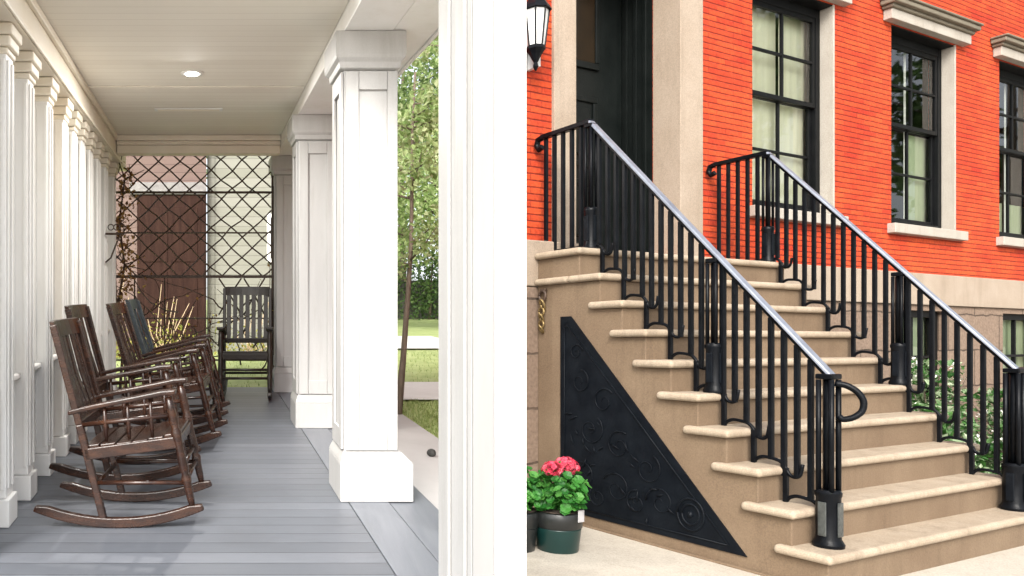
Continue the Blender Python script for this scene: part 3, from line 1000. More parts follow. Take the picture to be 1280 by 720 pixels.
tree('sapling', 2.06, 8.05, 4.3, .034, .85, 1.9, 2600, .075, M['leaf_a'], 'slender curved sapling at the edge of the walk', 47, lean=(.22, 0), group=None, limbs=14, skew=.03)

for x, d, hh, sd, lab in ((24, 4, 15, 81, 'street tree right of the brick house front, nearest the pavement'), (27, 11, 17, 82, 'street tree farther along the brick house front'), (31, -3, 15, 83, 'street tree across the pavement on the far right')):
    tree('street_tree', x, d, hh, .2, 4.6, 1.2, 4500, .42, M['leaf_h'], lab, sd, group='street trees to the right of the stoop', limbs=20, base=GZ)

b = MB().lathe((1.83, 6.1, HG + .032), [(.02, 0), (.036, .012), (.038, .03), (.028, .05), (.01, .058)], 9)
solo('P', 'stone', b, M['dark'], (1.83, 6.1, HG + .032), label='small dark stone lying on the pale walk beside the corner post', cat='stone')

# ================================================================== BRICK HOUSE
r_ = .19
U0, U1, VF, ZT = 3.85, 16.0, 4.36, 6.6
WIN = [(6.89, 8.17), (9.205, 10.505), (11.523, 12.82)]
WZ = (2.50, 4.60)
DOOR = (4.65, 5.873, 1.9, 4.75)
bh = thing('S', 'brick_house', 'orange red brick row house with pale stone trim and black sash windows', 'house', (8, VF, 0))
def facade(mb, u0, u1, z0, z1, holes, v, dep):
    us = sorted(set([u0, u1] + [h[i] for h in holes for i in (0, 1)]))
    zs = sorted(set([z0, z1] + [min(max(h[i], z0), z1) for h in holes for i in (2, 3)]))
    inside = lambda u, z: any(h[0] < u < h[1] and h[2] < z < h[3] for h in holes)
    for i in range(len(us) - 1):
        for j in range(len(zs) - 1):
            if inside((us[i] + us[i + 1]) / 2, (zs[j] + zs[j + 1]) / 2):
                continue
            a, c, e, f = us[i], us[i + 1], zs[j], zs[j + 1]
            mb.add([(a, v, e), (c, v, e), (c, v, f), (a, v, f)], [(0, 1, 2, 3)])
    for h in holes:
        a, c, e, f = h[0], h[1], max(h[2], z0), min(h[3], z1)
        w = v + dep
        mb.add([(a, v, e), (a, w, e), (a, w, f), (a, v, f)], [(0, 1, 2, 3)])
        mb.add([(c, v, e), (c, v, f), (c, w, f), (c, w, e)], [(0, 1, 2, 3)])
        mb.add([(a, v, f), (a, w, f), (c, w, f), (c, v, f)], [(0, 1, 2, 3)])
        mb.add([(a, v, e), (c, v, e), (c, w, e), (a, w, e)], [(0, 1, 2, 3)])
    return mb
holes = [(a, c) + WZ for a, c in WIN] + [DOOR]
wb = facade(MB(), U0, U1, 2.0, ZT, holes, VF, .25)
ul = [(U0, VF), (U0 + 6.0, VF + 6.6), (U1, VF + 6.6), (U1, VF)]           # party walls and back
for i in range(3):
    (a, b_), (c, d_) = ul[i], ul[i + 1]
    wb.add([(a, b_, GZ), (c, d_, GZ), (c, d_, ZT), (a, b_, ZT)], [(0, 1, 2, 3)])
wb.add([(U0, VF, ZT), (U1, VF, ZT), (U1, VF + 6.6, ZT), (U0 + 6.0, VF + 6.6, ZT)], [(0, 1, 2, 3)])
part('wall', wb, M['brick'], bh, fix=False)
# base: rusticated blocks, a smooth band above
BW = [(9.25, 10.25, .55, 1.60), (11.56, 12.62, .55, 1.60)]
part('basement_wall', facade(MB(), 5.0, U1, GZ - .02, 1.655, BW, VF - .02, .25), M['ashlar'], bh, fix=False)
part('water_table', MB().box(6.45, U1, VF - .05, VF + .1, 1.66, 1.998), M['stone_trim'], bh, .008)
part('plinth', MB().box(U0, 5.0, 4.15, VF - .003, GZ - .02, 1.655), M['ashlar'], bh, .01)
part('plinth_cap', MB().box(U0, 4.62, 4.145, VF + .05, 1.66, 1.998), M['stone_trim'], bh, .01)
# door surround
part('door_surround', MB().box(4.42, 4.652, VF - .03, VF + .243, 1.901, 5.0), M['stone_trim'], bh, .006)
part('door_surround', MB().box(5.871, 6.165, VF - .03, VF + .243, 1.901, 5.0), M['stone_trim'], bh, .006)
part('door_surround', MB().box(4.38, 6.2, VF - .06, VF + .243, 4.752, 5.25), M['stone_trim'], bh, .01)
vb = MB().box(4.60, 4.655, VF + .245, 4.96, 1.9, 4.75).box(5.868, 5.92, VF + .245, 4.96, 1.9, 4.75).box(4.656, 5.867, VF + .245, 4.96, 4.70, 4.75)
for vv in (4.66, 4.76, 4.86):
    vb.box(5.852, 5.867, vv, vv + .035, 1.92, 4.69)
part('vestibule', vb, M['door'], bh, .003)
part('threshold', MB().box(4.66, 5.865, VF - .01, 4.96, 1.88, 1.935), M['stone'], bh, .006)
dr = part('door', MB().box(4.66, 5.863, 4.93, 4.985, 1.94, 4.69), M['door'], bh, .003)
for (a, c, e, f) in ((4.82, 5.54, 2.1, 2.72), (4.82, 5.54, 2.83, 3.47)):
    pn = MB().box(a, c, 4.912, 4.928, e, e + .05).box(a, c, 4.912, 4.928, f - .05, f).box(a, a + .05, 4.912, 4.928, e + .052, f - .052).box(c - .05, c, 4.912, 4.928, e + .052, f - .052)
    pn.box(a + .11, c - .11, 4.90, 4.928, e + .11, f - .11)
    part('panel', pn, M['door'], dr, .006)
gf = part('glazing_bead', MB().box(4.82, 5.56, 4.905, 4.928, 3.72, 3.78).box(4.82, 5.56, 4.905, 4.928, 4.5, 4.56).box(4.82, 4.87, 4.905, 4.928, 3.782, 4.498).box(5.51, 5.56, 4.905, 4.928, 3.782, 4.498), M['door'], dr, .006)
part('pane', MB().box(4.872, 5.508, 4.915, 4.928, 3.782, 4.498), M['door_glass'], dr)

def window(a, c, z0, z1, lab, blinds):
    v = VF + .115
    w = part('window', MB().box(a + .004, a + .085, v, v + .09, z0 + .005, z1 - .004).box(c - .085, c - .004, v, v + .09, z0 + .005, z1 - .004)
             .box(a + .086, c - .086, v, v + .09, z1 - .10, z1 - .004).box(a + .086, c - .086, v, v + .09, z0 + .005, z0 + .075), M['frame_black'], bh, .004, label=lab)
    zm = z0 + (z1 - z0) * .53
    um = (a + c) / 2 + .03
    for (e, f, dv) in ((zm - .012, z1 - .101, .008), (z0 + .076, zm + .03, .045)):
        i0, i1 = a + .087, c - .087
        s = MB().box(i0, i0 + .04, v + dv, v + dv + .034, e, f).box(i1 - .04, i1, v + dv, v + dv + .034, e, f)
        s.box(i0 + .041, i1 - .041, v + dv, v + dv + .034, e, e + .045).box(i0 + .041, i1 - .041, v + dv, v + dv + .034, f - .045, f)
        s.box(um - .013, um + .013, v + dv + .002, v + dv + .03, e + .046, f - .046)
        zz = (e + f) / 2
        s.box(i0 + .042, um - .014, v + dv + .002, v + dv + .03, zz - .012, zz + .012).box(um + .014, i1 - .042, v + dv + .002, v + dv + .03, zz - .012, zz + .012)
        sa = part('sash', s, M['frame_black'], w, .003)
        part('pane', MB().add([(i0 + .03, v + dv + .017, e + .03), (i1 - .03, v + dv + .017, e + .03), (i1 - .03, v + dv + .017, f - .03), (i0 + .03, v + dv + .017, f - .03)], [(0, 1, 2, 3)]), M['glass'], w, fix=False)
    ro = MB()
    q = .3
    u0_, u1_, v0_, v1_, e, f = a - q, c + q, v + .11, v + 1.5, z0 - .1, z1 + .1
    ro.add([(u0_, v0_, e), (u1_, v0_, e), (u1_, v1_, e), (u0_, v1_, e), (u0_, v0_, f), (u1_, v0_, f), (u1_, v1_, f), (u0_, v1_, f)],
           [(0, 1, 2, 3), (4, 7, 6, 5), (1, 5, 6, 2), (2, 6, 7, 3), (3, 7, 4, 0)])
    part('room', ro, M['room'], w, fix=False)
    for (x0, x1, e, f, mt, wav) in blinds:
        n = max(4, int((x1 - x0) / .012))
        vs, fs = [], []
        for i in range(n + 1):
            u = x0 + (x1 - x0) * i / n
            vv = v + .125 + wav * sin(u * 55) + wav * .5 * sin(u * 23 + 1)
            vs += [(u, vv, e), (u, vv, f)]
        for i in range(n):
            fs.append((2 * i, 2 * i + 2, 2 * i + 3, 2 * i + 1))
        part('curtain', MB().add(vs, fs), M[mt], w, smooth=True, fix=False)
    return w
def dress(a, c, z0, z1, cornice=True):
    part('surround', MB().box(c - .03, c - .002, VF - .012, VF + .113, z0, z1), M['stone_white'], bh, .003)
    part('sill', MB().box(a - .075, c + .12, VF - .075, VF + .12, z0 - .10, z0 + .002), M['stone_white'], bh, .008)
    if cornice:
        lt_ = part('lintel', MB().box(a - .16, c + .16, VF - .085, VF - .003, z1 + .01, z1 + .115), M['stone_white'], bh, .006)
        part('cornice', MB().box(a - .19, c + .19, VF - .11, VF - .003, z1 + .117, z1 + .15).box(a - .22, c + .22, VF - .15, VF - .003, z1 + .152, z1 + .20).box(a - .235, c + .235, VF - .17, VF - .003, z1 + .202, z1 + .225), M['stone_olive'], lt_, .01)
for (a, c) in WIN:
    dress(a, c, *WZ)
a, c = WIN[0]
window(a, c, *WZ, 'window full of pale cream curtain behind the right railing top', [(a - .1, a + .74, 2.45, 4.58, 'curtain', .003), (a + .80, c + .18, 2.45, 4.58, 'curtain', .004)])
a, c = WIN[1]
window(a, c, *WZ, 'middle window with a pale green blind in its lower half', [(a + .86, c + .04, 2.45, 3.60, 'curtain_g', .002), (c + .05, c + .11, 2.45, 4.58, 'curtain_w', .003), (a + .76, a + .80, 2.45, 4.58, 'curtain_w', .002)])
a, c = WIN[2]
window(a, c, *WZ, 'darkest window at the right end of the brick front', [(a + .76, a + .81, 2.45, 4.58, 'curtain_w', .002), (a + .88, c + .04, 2.45, 3.0, 'curtain_g', .003), (a + .3, a + .70, 2.45, 3.0, 'curtain_g', .003)])
for (a, c) in WIN:
    part('soffit_board', MB().box(a + .003, c - .003, VF - .001, VF + .114, WZ[1] - .014, WZ[1] - .001), M['frame_black'], bh)
for (a, c, z0, z1) in BW:
    w = part('basement_window', MB().box(a, a + .07, VF + .05, VF + .12, z0, z1).box(c - .07, c, VF + .05, VF + .12, z0, z1).box(a + .071, c - .071, VF + .05, VF + .12, z1 - .07, z1).box(a + .071, c - .071, VF + .05, VF + .12, z0, z0 + .06)
             .box((a + c) / 2 - .015, (a + c) / 2 + .015, VF + .06, VF + .1, z0 + .061, z1 - .071).box(a + .071, (a + c) / 2 - .016, VF + .06, VF + .1, 1.08, 1.11).box((a + c) / 2 + .016, c - .071, VF + .06, VF + .1, 1.08, 1.11), M['frame_black'], bh, .003)
    part('pane', MB().add([(a + .05, VF + .105, z0), (c - .05, VF + .105, z0), (c - .05, VF + .105, z1), (a + .05, VF + .105, z1)], [(0, 1, 2, 3)]), M['glass'], w, fix=False)
    part('blind', MB().box(a - .05, c + .05, VF + .16, VF + .17, z0 - .1, z1 + .1), M['curtain_g'], w)
part('roof_cornice', MB().box(U0 - .05, U1 + .05, VF - .35, VF + .1, ZT - .25, ZT + .1).box(U0 - .02, U1 + .02, VF - .2, VF + .1, ZT - .55, ZT - .252), M['stone_olive'], bh, .02)

# ---- stoop
V1, G, UL, UR = 2.16, .174, 4.027, 6.40
stoop = thing('S', 'stoop', 'tan brownstone stoop of ten steps rising to the dark front door', 'stoop', (5.2, V1, GZ))
poly = []
for i in range(10):
    v = V1 + i * G + .035
    poly += [(v, (i - 0) * r_ - .048 if i else GZ - .02), (v, (i + 1) * r_ - .048)]
poly += [(VF - .055, 10 * r_ - .048), (VF - .055, GZ - .02)]
fx = [poly[0]]
for i in range(10):
    v = V1 + i * G + .035
    if i:
        fx.append((v, i * r_ - .048))
    fx.append((v, (i + 1) * r_ - .048))
fx += [(4.148, 10 * r_ - .048), (4.148, GZ - .02)]
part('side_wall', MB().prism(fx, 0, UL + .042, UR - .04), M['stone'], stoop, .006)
for i in range(10):
    v = V1 + i * G
    vend = min(v + .285, 4.147) if i < 8 else 4.147
    b = MB().box(UL, UR, v, vend, (i + 1) * r_ - .0475, (i + 1) * r_)
    if i == 8:
        b = MB().box(UL, UR, v, v + .285, (i + 1) * r_ - .0475, (i + 1) * r_).box(UL, UL + .06, v + .2851, vend, (i + 1) * r_ - .0475, (i + 1) * r_)
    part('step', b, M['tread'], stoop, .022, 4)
part('landing', MB().box(4.63, UR, 4.149, VF - .048, 9 * r_, 10 * r_ - .001), M['tread'], stoop, .004)
part('ground_course', MB().box(UL + .02, UL + .041, 2.32, 4.14, GZ - .01, .012), M['stone'], stoop, .006)
# black cast panel in the side of the stoop
tri = [(3.925, .075), (3.925, 1.43), (3.83, 1.43), (2.60, .075)]
pan = part('carved_panel', MB().prism(tri, 0, UL + .034, UL + .0405), M['panel'], stoop)
rel = MB()
UF = UL + .031
def ptri(p, q, w):
    rel.tube([(UF, p[0], p[1]), (UF, q[0], q[1])], w, 6)
inset = [(3.885, .115), (3.885, 1.36), (3.85, 1.36), (2.70, .115)]
for i in range(4):
    ptri(inset[i], inset[(i + 1) % 4], .004)
def spiral(cv, cz, r0, turns, a0, s=1):
    n = 26
    rel.tube([(UF, cv + s * r0 * (1 - .85 * k / n) * cos(a0 + turns * 2 * pi * k / n), cz + r0 * (1 - .85 * k / n) * sin(a0 + turns * 2 * pi * k / n)) for k in range(n + 1)], [.0048 - .003 * k / n for k in range(n + 1)], 6)
for rr in (.085, .055):
    rel.tube([(UF, 2.93 + rr * cos(a * pi / 9), .24 + rr * 1.1 * sin(a * pi / 9)) for a in range(19)], .006, 6)
rel.lathe((UF, 2.93, .24), [(.0, -.02), (.012, -.014), (.016, 0), (.012, .014), (.0, .02)], 10)
for (cv, cz, r0, a0, s) in ((3.13, .27, .10, 0, 1), (3.30, .24, .08, 1.5, -1), (3.22, .46, .10, 2, 1), (3.45, .30, .11, .5, 1), (3.60, .22, .07, 2.5, -1), (3.43, .58, .10, 1, -1), (3.72, .34, .11, 0, 1), (3.66, .66, .11, 2.2, 1), (3.55, .86, .09, .7, -1), (3.75, .98, .085, 1.7, 1), (3.78, 1.18, .06, .2, -1)):
    spiral(cv, cz, r0, 1.4, a0, s)
rr_ = random.Random(8)
for _ in range(60):
    v_ = rr_.uniform(2.95, 3.85)
    z_ = rr_.uniform(.15, .95)
    if z_ > (v_ - 2.80) * 1.08:
        continue
    a = rr_.uniform(0, 2 * pi)
    L = rr_.uniform(.04, .08)
    rel.tube([(UF, v_, z_), (UF - .006, v_ + cos(a) * L * .5, z_ + sin(a) * L * .5), (UF, v_ + cos(a) * L, z_ + sin(a) * L)], [.0015, .006, .001], 6)
part('relief', rel, M['panel'], pan, smooth=True)

# ---- iron railings
def zline(v):                                    # underside of the handrail along the flight
    return 1.085 + (v - 2.286) * (2.79 - 1.085) / (3.817 - 2.286)
VB, VM, VTOP = 2.286, 2.906, 3.817
def stringer(v):                                 # height of the scrolled bottom bar under a baluster
    i = max(1, min(10, int(math.floor((v - V1) / G)) + 1))
    d = v - (V1 + (i - 1) * G)
    if i < 10 and d > G - .095:
        return (i + 1) * r_ - .05
    return i * r_ + .03
def railing(u, label, volute):
    t = thing('S', 'stair_railing', label, 'railing', (u, VB, r_), 'black iron stair railings of the stoop')
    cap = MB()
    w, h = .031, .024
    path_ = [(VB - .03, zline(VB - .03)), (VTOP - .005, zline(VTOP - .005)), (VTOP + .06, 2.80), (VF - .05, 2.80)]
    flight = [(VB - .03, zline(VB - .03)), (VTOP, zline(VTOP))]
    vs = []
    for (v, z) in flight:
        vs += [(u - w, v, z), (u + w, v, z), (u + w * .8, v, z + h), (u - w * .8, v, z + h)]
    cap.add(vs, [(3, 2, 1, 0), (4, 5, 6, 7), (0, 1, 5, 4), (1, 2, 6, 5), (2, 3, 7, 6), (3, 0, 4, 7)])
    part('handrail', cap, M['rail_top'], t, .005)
    under = MB().bar((u, VB, zline(VB) - .012), (u, VTOP, zline(VTOP) - .012), .034, .022)
    part('under_rail', under, M['iron'], t, .003)
    lv = MB().bar((u, VTOP - .01, 2.80), (u, VF - .09, 2.80), .052, .034)
    lv.tube([(u, VF - .09, 2.80), (u, VF - .045, 2.79), (u, VF - .03, 2.75), (u, VF - .055, 2.715), (u, VF - .09, 2.73)], .024, 8)
    part('landing_rail', lv, M['iron'], t, .005)
    # newels
    def newel(v, z0, z1, big, k=None):
        k = k or (.86 if big else .72)
        s2 = 1.0
        n = MB().lathe((u, v, z0), [(.082 * k, 0), (.084 * k, .016), (.074 * k, .03), (.066 * k, .045), (.064 * k, .255), (.070 * k, .268), (.070 * k, .282), (.058 * k, .295)], 20)
        o = part('newel_post', n, M['iron'], t, smooth=False)
        for f_ in o.data.polygons: f_.use_smooth = True
        o.data.set_sharp_from_angle(angle=math.radians(35))
        H_ = z1 - z0
        q = MB()
        for a in range(4):
            x_, y_ = .036 * k * (1, -1, -1, 1)[a], .036 * k * (1, 1, -1, -1)[a]
            q.tube([(u + x_, v + y_, z0 + .28), (u + x_, v + y_, z0 + H_ - .03)], .0155 * k, 8)
        q.tube([(u, v, z0 + .28), (u, v, z0 + H_ - .02)], .026 * k, 10)
        part('shaft_bars', q, M['iron'], o, smooth=True)
        part('base_panel', MB().box(u - .022, u + .022, v - .066 * k - .004, v - .066 * k + .004, z0 + .06, z0 + .235).box(u - .066 * k - .004, u - .066 * k + .004, v - .02, v + .02, z0 + .06, z0 + .235), M['iron_grey'] if big and volute else M['panel'], o, .003)
        part('collar', MB().box(u - .05 * k, u + .05 * k, v - .05 * k, v + .05 * k, z0 + H_ - .028, z0 + H_), M['iron'], o, .006)
    newel(VB, r_, zline(VB) - .001, True)
    newel(VM, 5 * r_, zline(VM) - .03, False)
    newel(VTOP, 10 * r_, 2.783, False, .68)
    # balusters
    v = VB + .085
    while v < VTOP - .05:
        if abs(v - VM) > .055:
            zb = stringer(v)
            part('baluster', MB().bar((u, v, zb), (u, v, zline(v) - .022), .026, .026, (1, 0, 0)), M['iron'], t, .004)
        v += .0685
    v = VTOP + .085
    while v < VF - .06:
        part('baluster', MB().bar((u, v, 10 * r_ + .035), (u, v, 2.784), .026, .026, (1, 0, 0)), M['iron'], t, .004)
        v += .083
    part('bottom_rail', MB().bar((u, VTOP + .04, 10 * r_ + .03), (u, VF - .03, 10 * r_ + .03), .02, .014), M['iron'], t, .003)
    # scrolled stringer, one wave per step, each with a foot on the tread
    def smooth_path(p, k=2):
        sm = []
        for a in range(len(p) - 1):
            for q in range(4):
                sm.append(Vector(p[a]).lerp(Vector(p[a + 1]), q / 4))
        sm.append(Vector(p[-1]))
        for _ in range(k):
            sm = [sm[0]] + [(sm[a - 1] + sm[a] * 2 + sm[a + 1]) / 4 for a in range(1, len(sm) - 1)] + [sm[-1]]
        return sm
    hook = lambda vi, zi: [(u, vi + .02, zi + .03), (u, vi - .008, zi + .0), (u, vi - .028, zi - .042), (u, vi - .06, zi - .052), (u, vi - .086, zi - .035), (u, vi - .096, zi + .025)]
    for i in range(1, 11):
        z, vi, vn = i * r_, V1 + (i - 1) * G, V1 + i * G
        if i < 10:
            pts = [(u, vn - .010, z + .004), (u, vn - .026, z + .026), (u, vn - .06, z + .042), (u, vn - .10, z + .040)]
        else:
            pts = [(u, VTOP, z + .03)]
        pts += hook(vi, z) if i > 1 else [(u, VB + .05, z + .02)]
        s = part('scroll', MB().tube(smooth_path(pts), .0105, 6), M['iron'], t, smooth=True)
        if i < 10:
            part('foot', MB().bar((u, vn - .010, z + .001), (u, vn - .010, z + r_ - .004), .024, .024, (1, 0, 0)), M['iron'], s, .003)
    if volute:
        pts = [(u + .0, VB - .03, 1.035), (u + .02, VB - .07, 1.03), (u + .045, VB - .11, 1.0), (u + .06, VB - .135, .95), (u + .055, VB - .13, .895), (u + .03, VB - .10, .862), (u + .01, VB - .06, .85), (u + .01, VB - .045, .865)]
        sm = []
        for k in range(len(pts) - 1):
            for q in range(4):
                sm.append(Vector(pts[k]).lerp(Vector(pts[k + 1]), q / 4))
        sm.append(Vector(pts[-1]))
        for _ in range(3):
            sm = [sm[0]] + [(sm[k - 1] + sm[k] * 2 + sm[k + 1]) / 4 for k in range(1, len(sm) - 1)] + [sm[-1]]
        part('volute', MB().tube(sm, .016, 10), M['iron'], t, smooth=True)
    else:
        part('volute', MB().bar((u, VB, 1.075), (u + .45, VB - .02, 1.075), .05, .03), M['iron'], t, .005)
        for k in range(5):
            part('baluster', MB().bar((u + .12 + k * .08, VB - .005, .25), (u + .12 + k * .08, VB - .005, 1.06), .026, .026, (1, 0, 0)), M['iron'], t, .004)
    return t
railing(4.237, 'left black iron railing with curled volute above the carved side panel', True)
railing(6.235, 'right black iron railing in front of the shrubs and basement windows', False)

# ---- lantern, chain, pots
t = thing('S', 'wall_lantern', 'black wall lantern with frosted glass beside the front door', 'lantern', (4.10, 4.22, 3.2))
part('back_plate', MB().box(4.05, 4.15, VF - .02, VF - .001, 3.30, 3.85), M['iron'], t, .006)
part('arm', MB().tube([(4.10, VF - .02, 3.80), (4.10, 4.30, 3.86), (4.10, 4.24, 3.88), (4.10, 4.20, 3.83)], .014, 8), M['iron'], t, smooth=True)
part('cap', MB().lathe((4.10, 4.20, 3.70), [(.115, .0), (.10, .03), (.05, .10), (.02, .13), (.012, .16)], 8), M['iron'], t)
part('glass', MB().lathe((4.10, 4.20, 3.44), [(.062, 0), (.092, .255)], 8), M['lamp_glass'], t)
fr = MB()
for k in range(8):
    a = 2 * pi * k / 8
    fr.tube([(4.10 + .064 * cos(a), 4.20 + .064 * sin(a), 3.44), (4.10 + .096 * cos(a), 4.20 + .096 * sin(a), 3.70)], .007, 5)
part('cage', fr, M['iron'], t)
part('base', MB().lathe((4.10, 4.20, 3.26), [(.006, 0), (.02, .03), (.014, .06), (.045, .12), (.07, .155), (.068, .178)], 8), M['iron'], t)
part('mirror_plate', MB().box(4.16, 4.19, 4.24, VF - .001, 3.32, 3.60), M['lamp_glass'], t, .004)

t = thing('S', 'hanging_chain', 'short aged brass chain hanging on the stone under the landing', 'chain', (4.06, 4.06, 1.6))
for k, (zc_, rr, s) in enumerate(((1.585, .036, 0), (1.52, .036, 1), (1.47, .028, 0), (1.425, .028, 1), (1.38, .025, 0), (1.342, .022, 1))):
    pts = []
    for q in range(17):
        a = 2 * pi * q / 16
        pts.append((4.046 - .016 * (s * sin(a) if s else 0) - .004, 4.075 + rr * .85 * cos(a) * (.55 if s else 1) + (.01 if k > 1 else 0), zc_ + rr * sin(a)))
    part('link', MB().tube(pts, .0085 if k else .010, 7), M['chain'] if k else M['iron_brown'], t, smooth=True)
part('staple', MB().box(4.04, 4.066, 4.05, 4.10, 1.615, 1.635), M['iron_brown'], t, .004)

def geranium(u, v, mat, label, seed, flowers, tagged):
    r = random.Random(seed)
    t = thing('S', 'potted_geranium', label, 'potted plant', (u, v, GZ), 'potted geraniums beside the stoop')
    z = GZ
    part('pot', MB().lathe((u, v, z), [(.085, 0), (.092, .006), (.112, .17), (.113, .175)], 28), mat, t, smooth=True)
    part('rim', MB().lathe((u, v, z + .1755), [(.112, 0), (.117, .004), (.120, .075), (.116, .08), (.108, .078)], 28), M['pot_black'], t, smooth=True)
    part('soil', MB().lathe((u, v, z + .256), [(.105, 0), (.10, .004)], 20), M['soil'], t)
    st, lf = MB(), MB()
    for k in range(16):
        a = r.uniform(0, 2 * pi)
        L = r.uniform(.03, .14)
        st.tube([(u + r.gauss(0, .02), v + r.gauss(0, .02), z + .255), (u + cos(a) * L * .5, v + sin(a) * L * .5, z + .33), (u + cos(a) * L, v + sin(a) * L, z + .42)], [.006, .005, .003], 5)
    part('stem', st, M['leaf_g'], t)
    for k in range(330):                          # round scalloped leaves, slightly cupped
        a = r.uniform(0, 2 * pi)
        rad = .145 * math.sqrt(r.random())
        zz = z + .26 + .21 * r.random() * (1 - (rad / .22) ** 2) + .02
        c = Vector((u + cos(a) * rad, v + sin(a) * rad, zz))
        n = Vector((cos(a) * rad * 5 + r.gauss(0, .35), sin(a) * rad * 5 + r.gauss(0, .35), .75)).normalized()
        e1 = n.orthogonal().normalized()
        e2 = n.cross(e1)
        R_ = r.uniform(.014, .029)
        vs = [c - n * R_ * .3]
        m_ = 12
        for q in range(m_):
            b_ = 2 * pi * q / m_
            rr = R_ * (1 if q % 2 else .88)
            vs.append(c + (e1 * cos(b_) + e2 * sin(b_)) * rr + n * r.gauss(0, R_ * .08))
        lf.add(vs, [(0, 1 + q, 1 + (q + 1) % m_) for q in range(m_)])
    part('foliage', lf, M['leaf_g'], t, fix=False)
    if flowers:
        fl = MB()
        for (du, dv, dz) in ((-.055, -.02, .47), (.02, -.03, .49), (.085, .0, .465), (-.01, .03, .45)):
            c0 = Vector((u + du, v + dv, z + dz))
            for k in range(70):
                d_ = Vector((r.gauss(0, 1), r.gauss(0, 1), r.gauss(0, 1))).normalized()
                p = c0 + Vector((d_.x * .044, d_.y * .044, d_.z * .03))
                e1 = d_.orthogonal().normalized()
                e2 = d_.cross(e1)
                R_ = r.uniform(.010, .016)
                vs = [p]
                for q in range(10):
                    b_ = 2 * pi * q / 10
                    rr = R_ * (1.1 if q % 2 else .7)
                    vs.append(p + (e1 * cos(b_) + e2 * sin(b_)) * rr + d_ * R_ * .35)
                fl.add(vs, [(0, 1 + q, 1 + (q + 1) % 10) for q in range(10)])
        part('flowers', fl, M['petal'], t, fix=False)
    t.scale = (1.2, 1.2, 1.2)
    if tagged:
        part('price_tag', MB().box(u + .012, u + .052, v - .122, v - .117, z + .215, z + .275), M['tagp'], t, .002)
    return t
geranium(3.465, 3.37, M['pot'], 'coral pink geranium in a dark green pot beside the carved panel', 61, True, True)
geranium(3.245, 3.50, M['pot_black'], 'geranium with green leaves only, half hidden beside the corner post', 62, False, False)

# ---- shrubs between the stoop and the basement
rs_ = random.Random(71)
SHR = [(7.05, 3.75, 1.05, .33, 'white edged leafy shrub closest to the right railing foot, by the steps'), (7.75, 3.35, .75, .36, 'low green shrub in the middle of the bed behind the right railing'),
       (8.6, 3.75, 1.12, .38, 'tall variegated shrub under the first basement window'), (8.5, 3.0, .62, .36, 'low shrub at the front of the bed near the pavement'), (9.4, 3.3, .62, .42, 'spreading green shrub at the right edge of the picture'), (10.3, 3.8, .8, .45, 'green shrub under the far basement window')]
for (u, v, hh, w_, lab) in SHR:
    t = thing('S', 'shrub', lab, 'shrub', (u, v, GZ), 'shrubs in the bed below the brick front')
    st, lf = MB(), MB()
    for k in range(9):
        a = rs_.uniform(0, 2 * pi)
        L = rs_.uniform(.1, 1) * w_
        st.tube([(u, v, GZ), (u + cos(a) * L * .4, v + sin(a) * L * .4, GZ + hh * .5), (u + cos(a) * L, v + sin(a) * L, GZ + hh * .9)], [.012, .009, .004], 5)
    for k in range(1050):
        q = rs_.random()
        a = rs_.uniform(0, 2 * pi)
        L = w_ * math.sqrt(rs_.random()) * (1.05 - .45 * q)
        lf.leaf((u + cos(a) * L, v + sin(a) * L, GZ + .04 + hh * q), rs_.uniform(.045, .10), .55, .3, rs_)
    part('stem', st, M['bark'], t)
    part('foliage', lf, M['leaf_s'], t, fix=False)
    bl = MB()
    for k in range(26):                          # loose heads of small white flowers
        a, q = rs_.uniform(0, 2 * pi), rs_.uniform(.35, 1.05)
        L = w_ * rs_.uniform(.6, 1.0) * (1.05 - .45 * q)
        for _k in range(7):
            bl.leaf((u + cos(a) * L + rs_.gauss(0, .02), v + sin(a) * L + rs_.gauss(0, .02), GZ + .04 + hh * q + rs_.gauss(0, .018)), .03, .8, .3, rs_)
    part('blossom', bl, M['curtain_w'], t, fix=False)
b = MB().box(6.46, 16, 2.75, 4.33, -.05, .03)
solo('S', 'garden_bed', b, M['soil'], (8, 3.4, GZ), kind='structure')

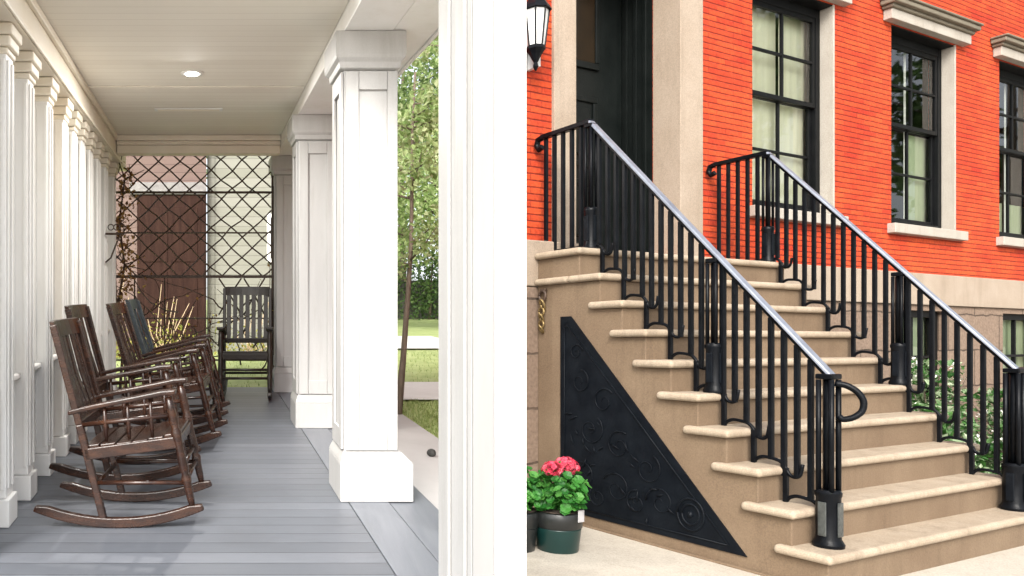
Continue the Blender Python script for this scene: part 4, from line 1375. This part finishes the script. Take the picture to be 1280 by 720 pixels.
# ================================================================== LIGHT AND CAMERA
w = bpy.data.worlds.new('World')
SC.world = w
w.use_nodes = True
nt = w.node_tree
bg = nt.nodes['Background']
sky = nt.nodes.new('ShaderNodeTexSky')
sky.sky_type = 'NISHITA'
sky.sun_disc = False
SUN_EL, SUN_AZ = math.radians(38), math.radians(198)      # azimuth: clockwise from +Y
sky.sun_elevation = SUN_EL
sky.sun_rotation = SUN_AZ
sky.air_density = 1.0
sky.dust_density = 4.0
sky.ozone_density = 1.0
hs = nt.nodes.new('ShaderNodeHueSaturation')               # bright overcast: the blue is veiled by cloud
hs.inputs['Saturation'].default_value = .30
nt.links.new(sky.outputs[0], hs.inputs['Color'])
nt.links.new(hs.outputs[0], bg.inputs[0])
bg.inputs[1].default_value = .15
L = bpy.data.lights.new('sun', 'SUN')
L.energy = 1.3
L.angle = math.radians(24)
L.color = (1, .95, .87)
lo = _link('sun', L)
dirv = Vector((sin(SUN_AZ) * cos(SUN_EL), cos(SUN_AZ) * cos(SUN_EL), sin(SUN_EL)))
lo.rotation_euler = dirv.to_track_quat('Z', 'Y').to_euler()
lo.location = dirv * 20

dl_ = bpy.data.lights.new('downlight', 'AREA')            # the recessed lamp is lit in the porch ceiling
dl_.shape = 'DISK'
dl_.size = .10
dl_.energy = 27
dl_.color = (1, .97, .92)
do_ = _link('downlight', dl_)
do_.location = P(-.11, 5.75, 2.878)

cam = bpy.data.cameras.new('camera')
cam.sensor_width = 36
F = 938.18
cam.lens = 36 * F / 1280
cam.shift_x = (640 - 350) / 1280
cam.shift_y = (430 - 360) / 1280
cam.clip_end = 1500
cam.clip_start = .05
co = _link('camera', cam)
co.location = (0, 0, EYE)
co.rotation_euler = (pi / 2, 0, 0)
SC.camera = co

SC.render.engine = 'CYCLES'
SC.cycles.max_bounces = 8
SC.cycles.transparent_max_bounces = 12
SC.cycles.use_denoising = True
SC.view_settings.view_transform = 'Standard'
SC.view_settings.look = 'None'
SC.view_settings.exposure = 1.4
SC.view_settings.gamma = 1
SC.render.resolution_x, SC.render.resolution_y = 1024, 576
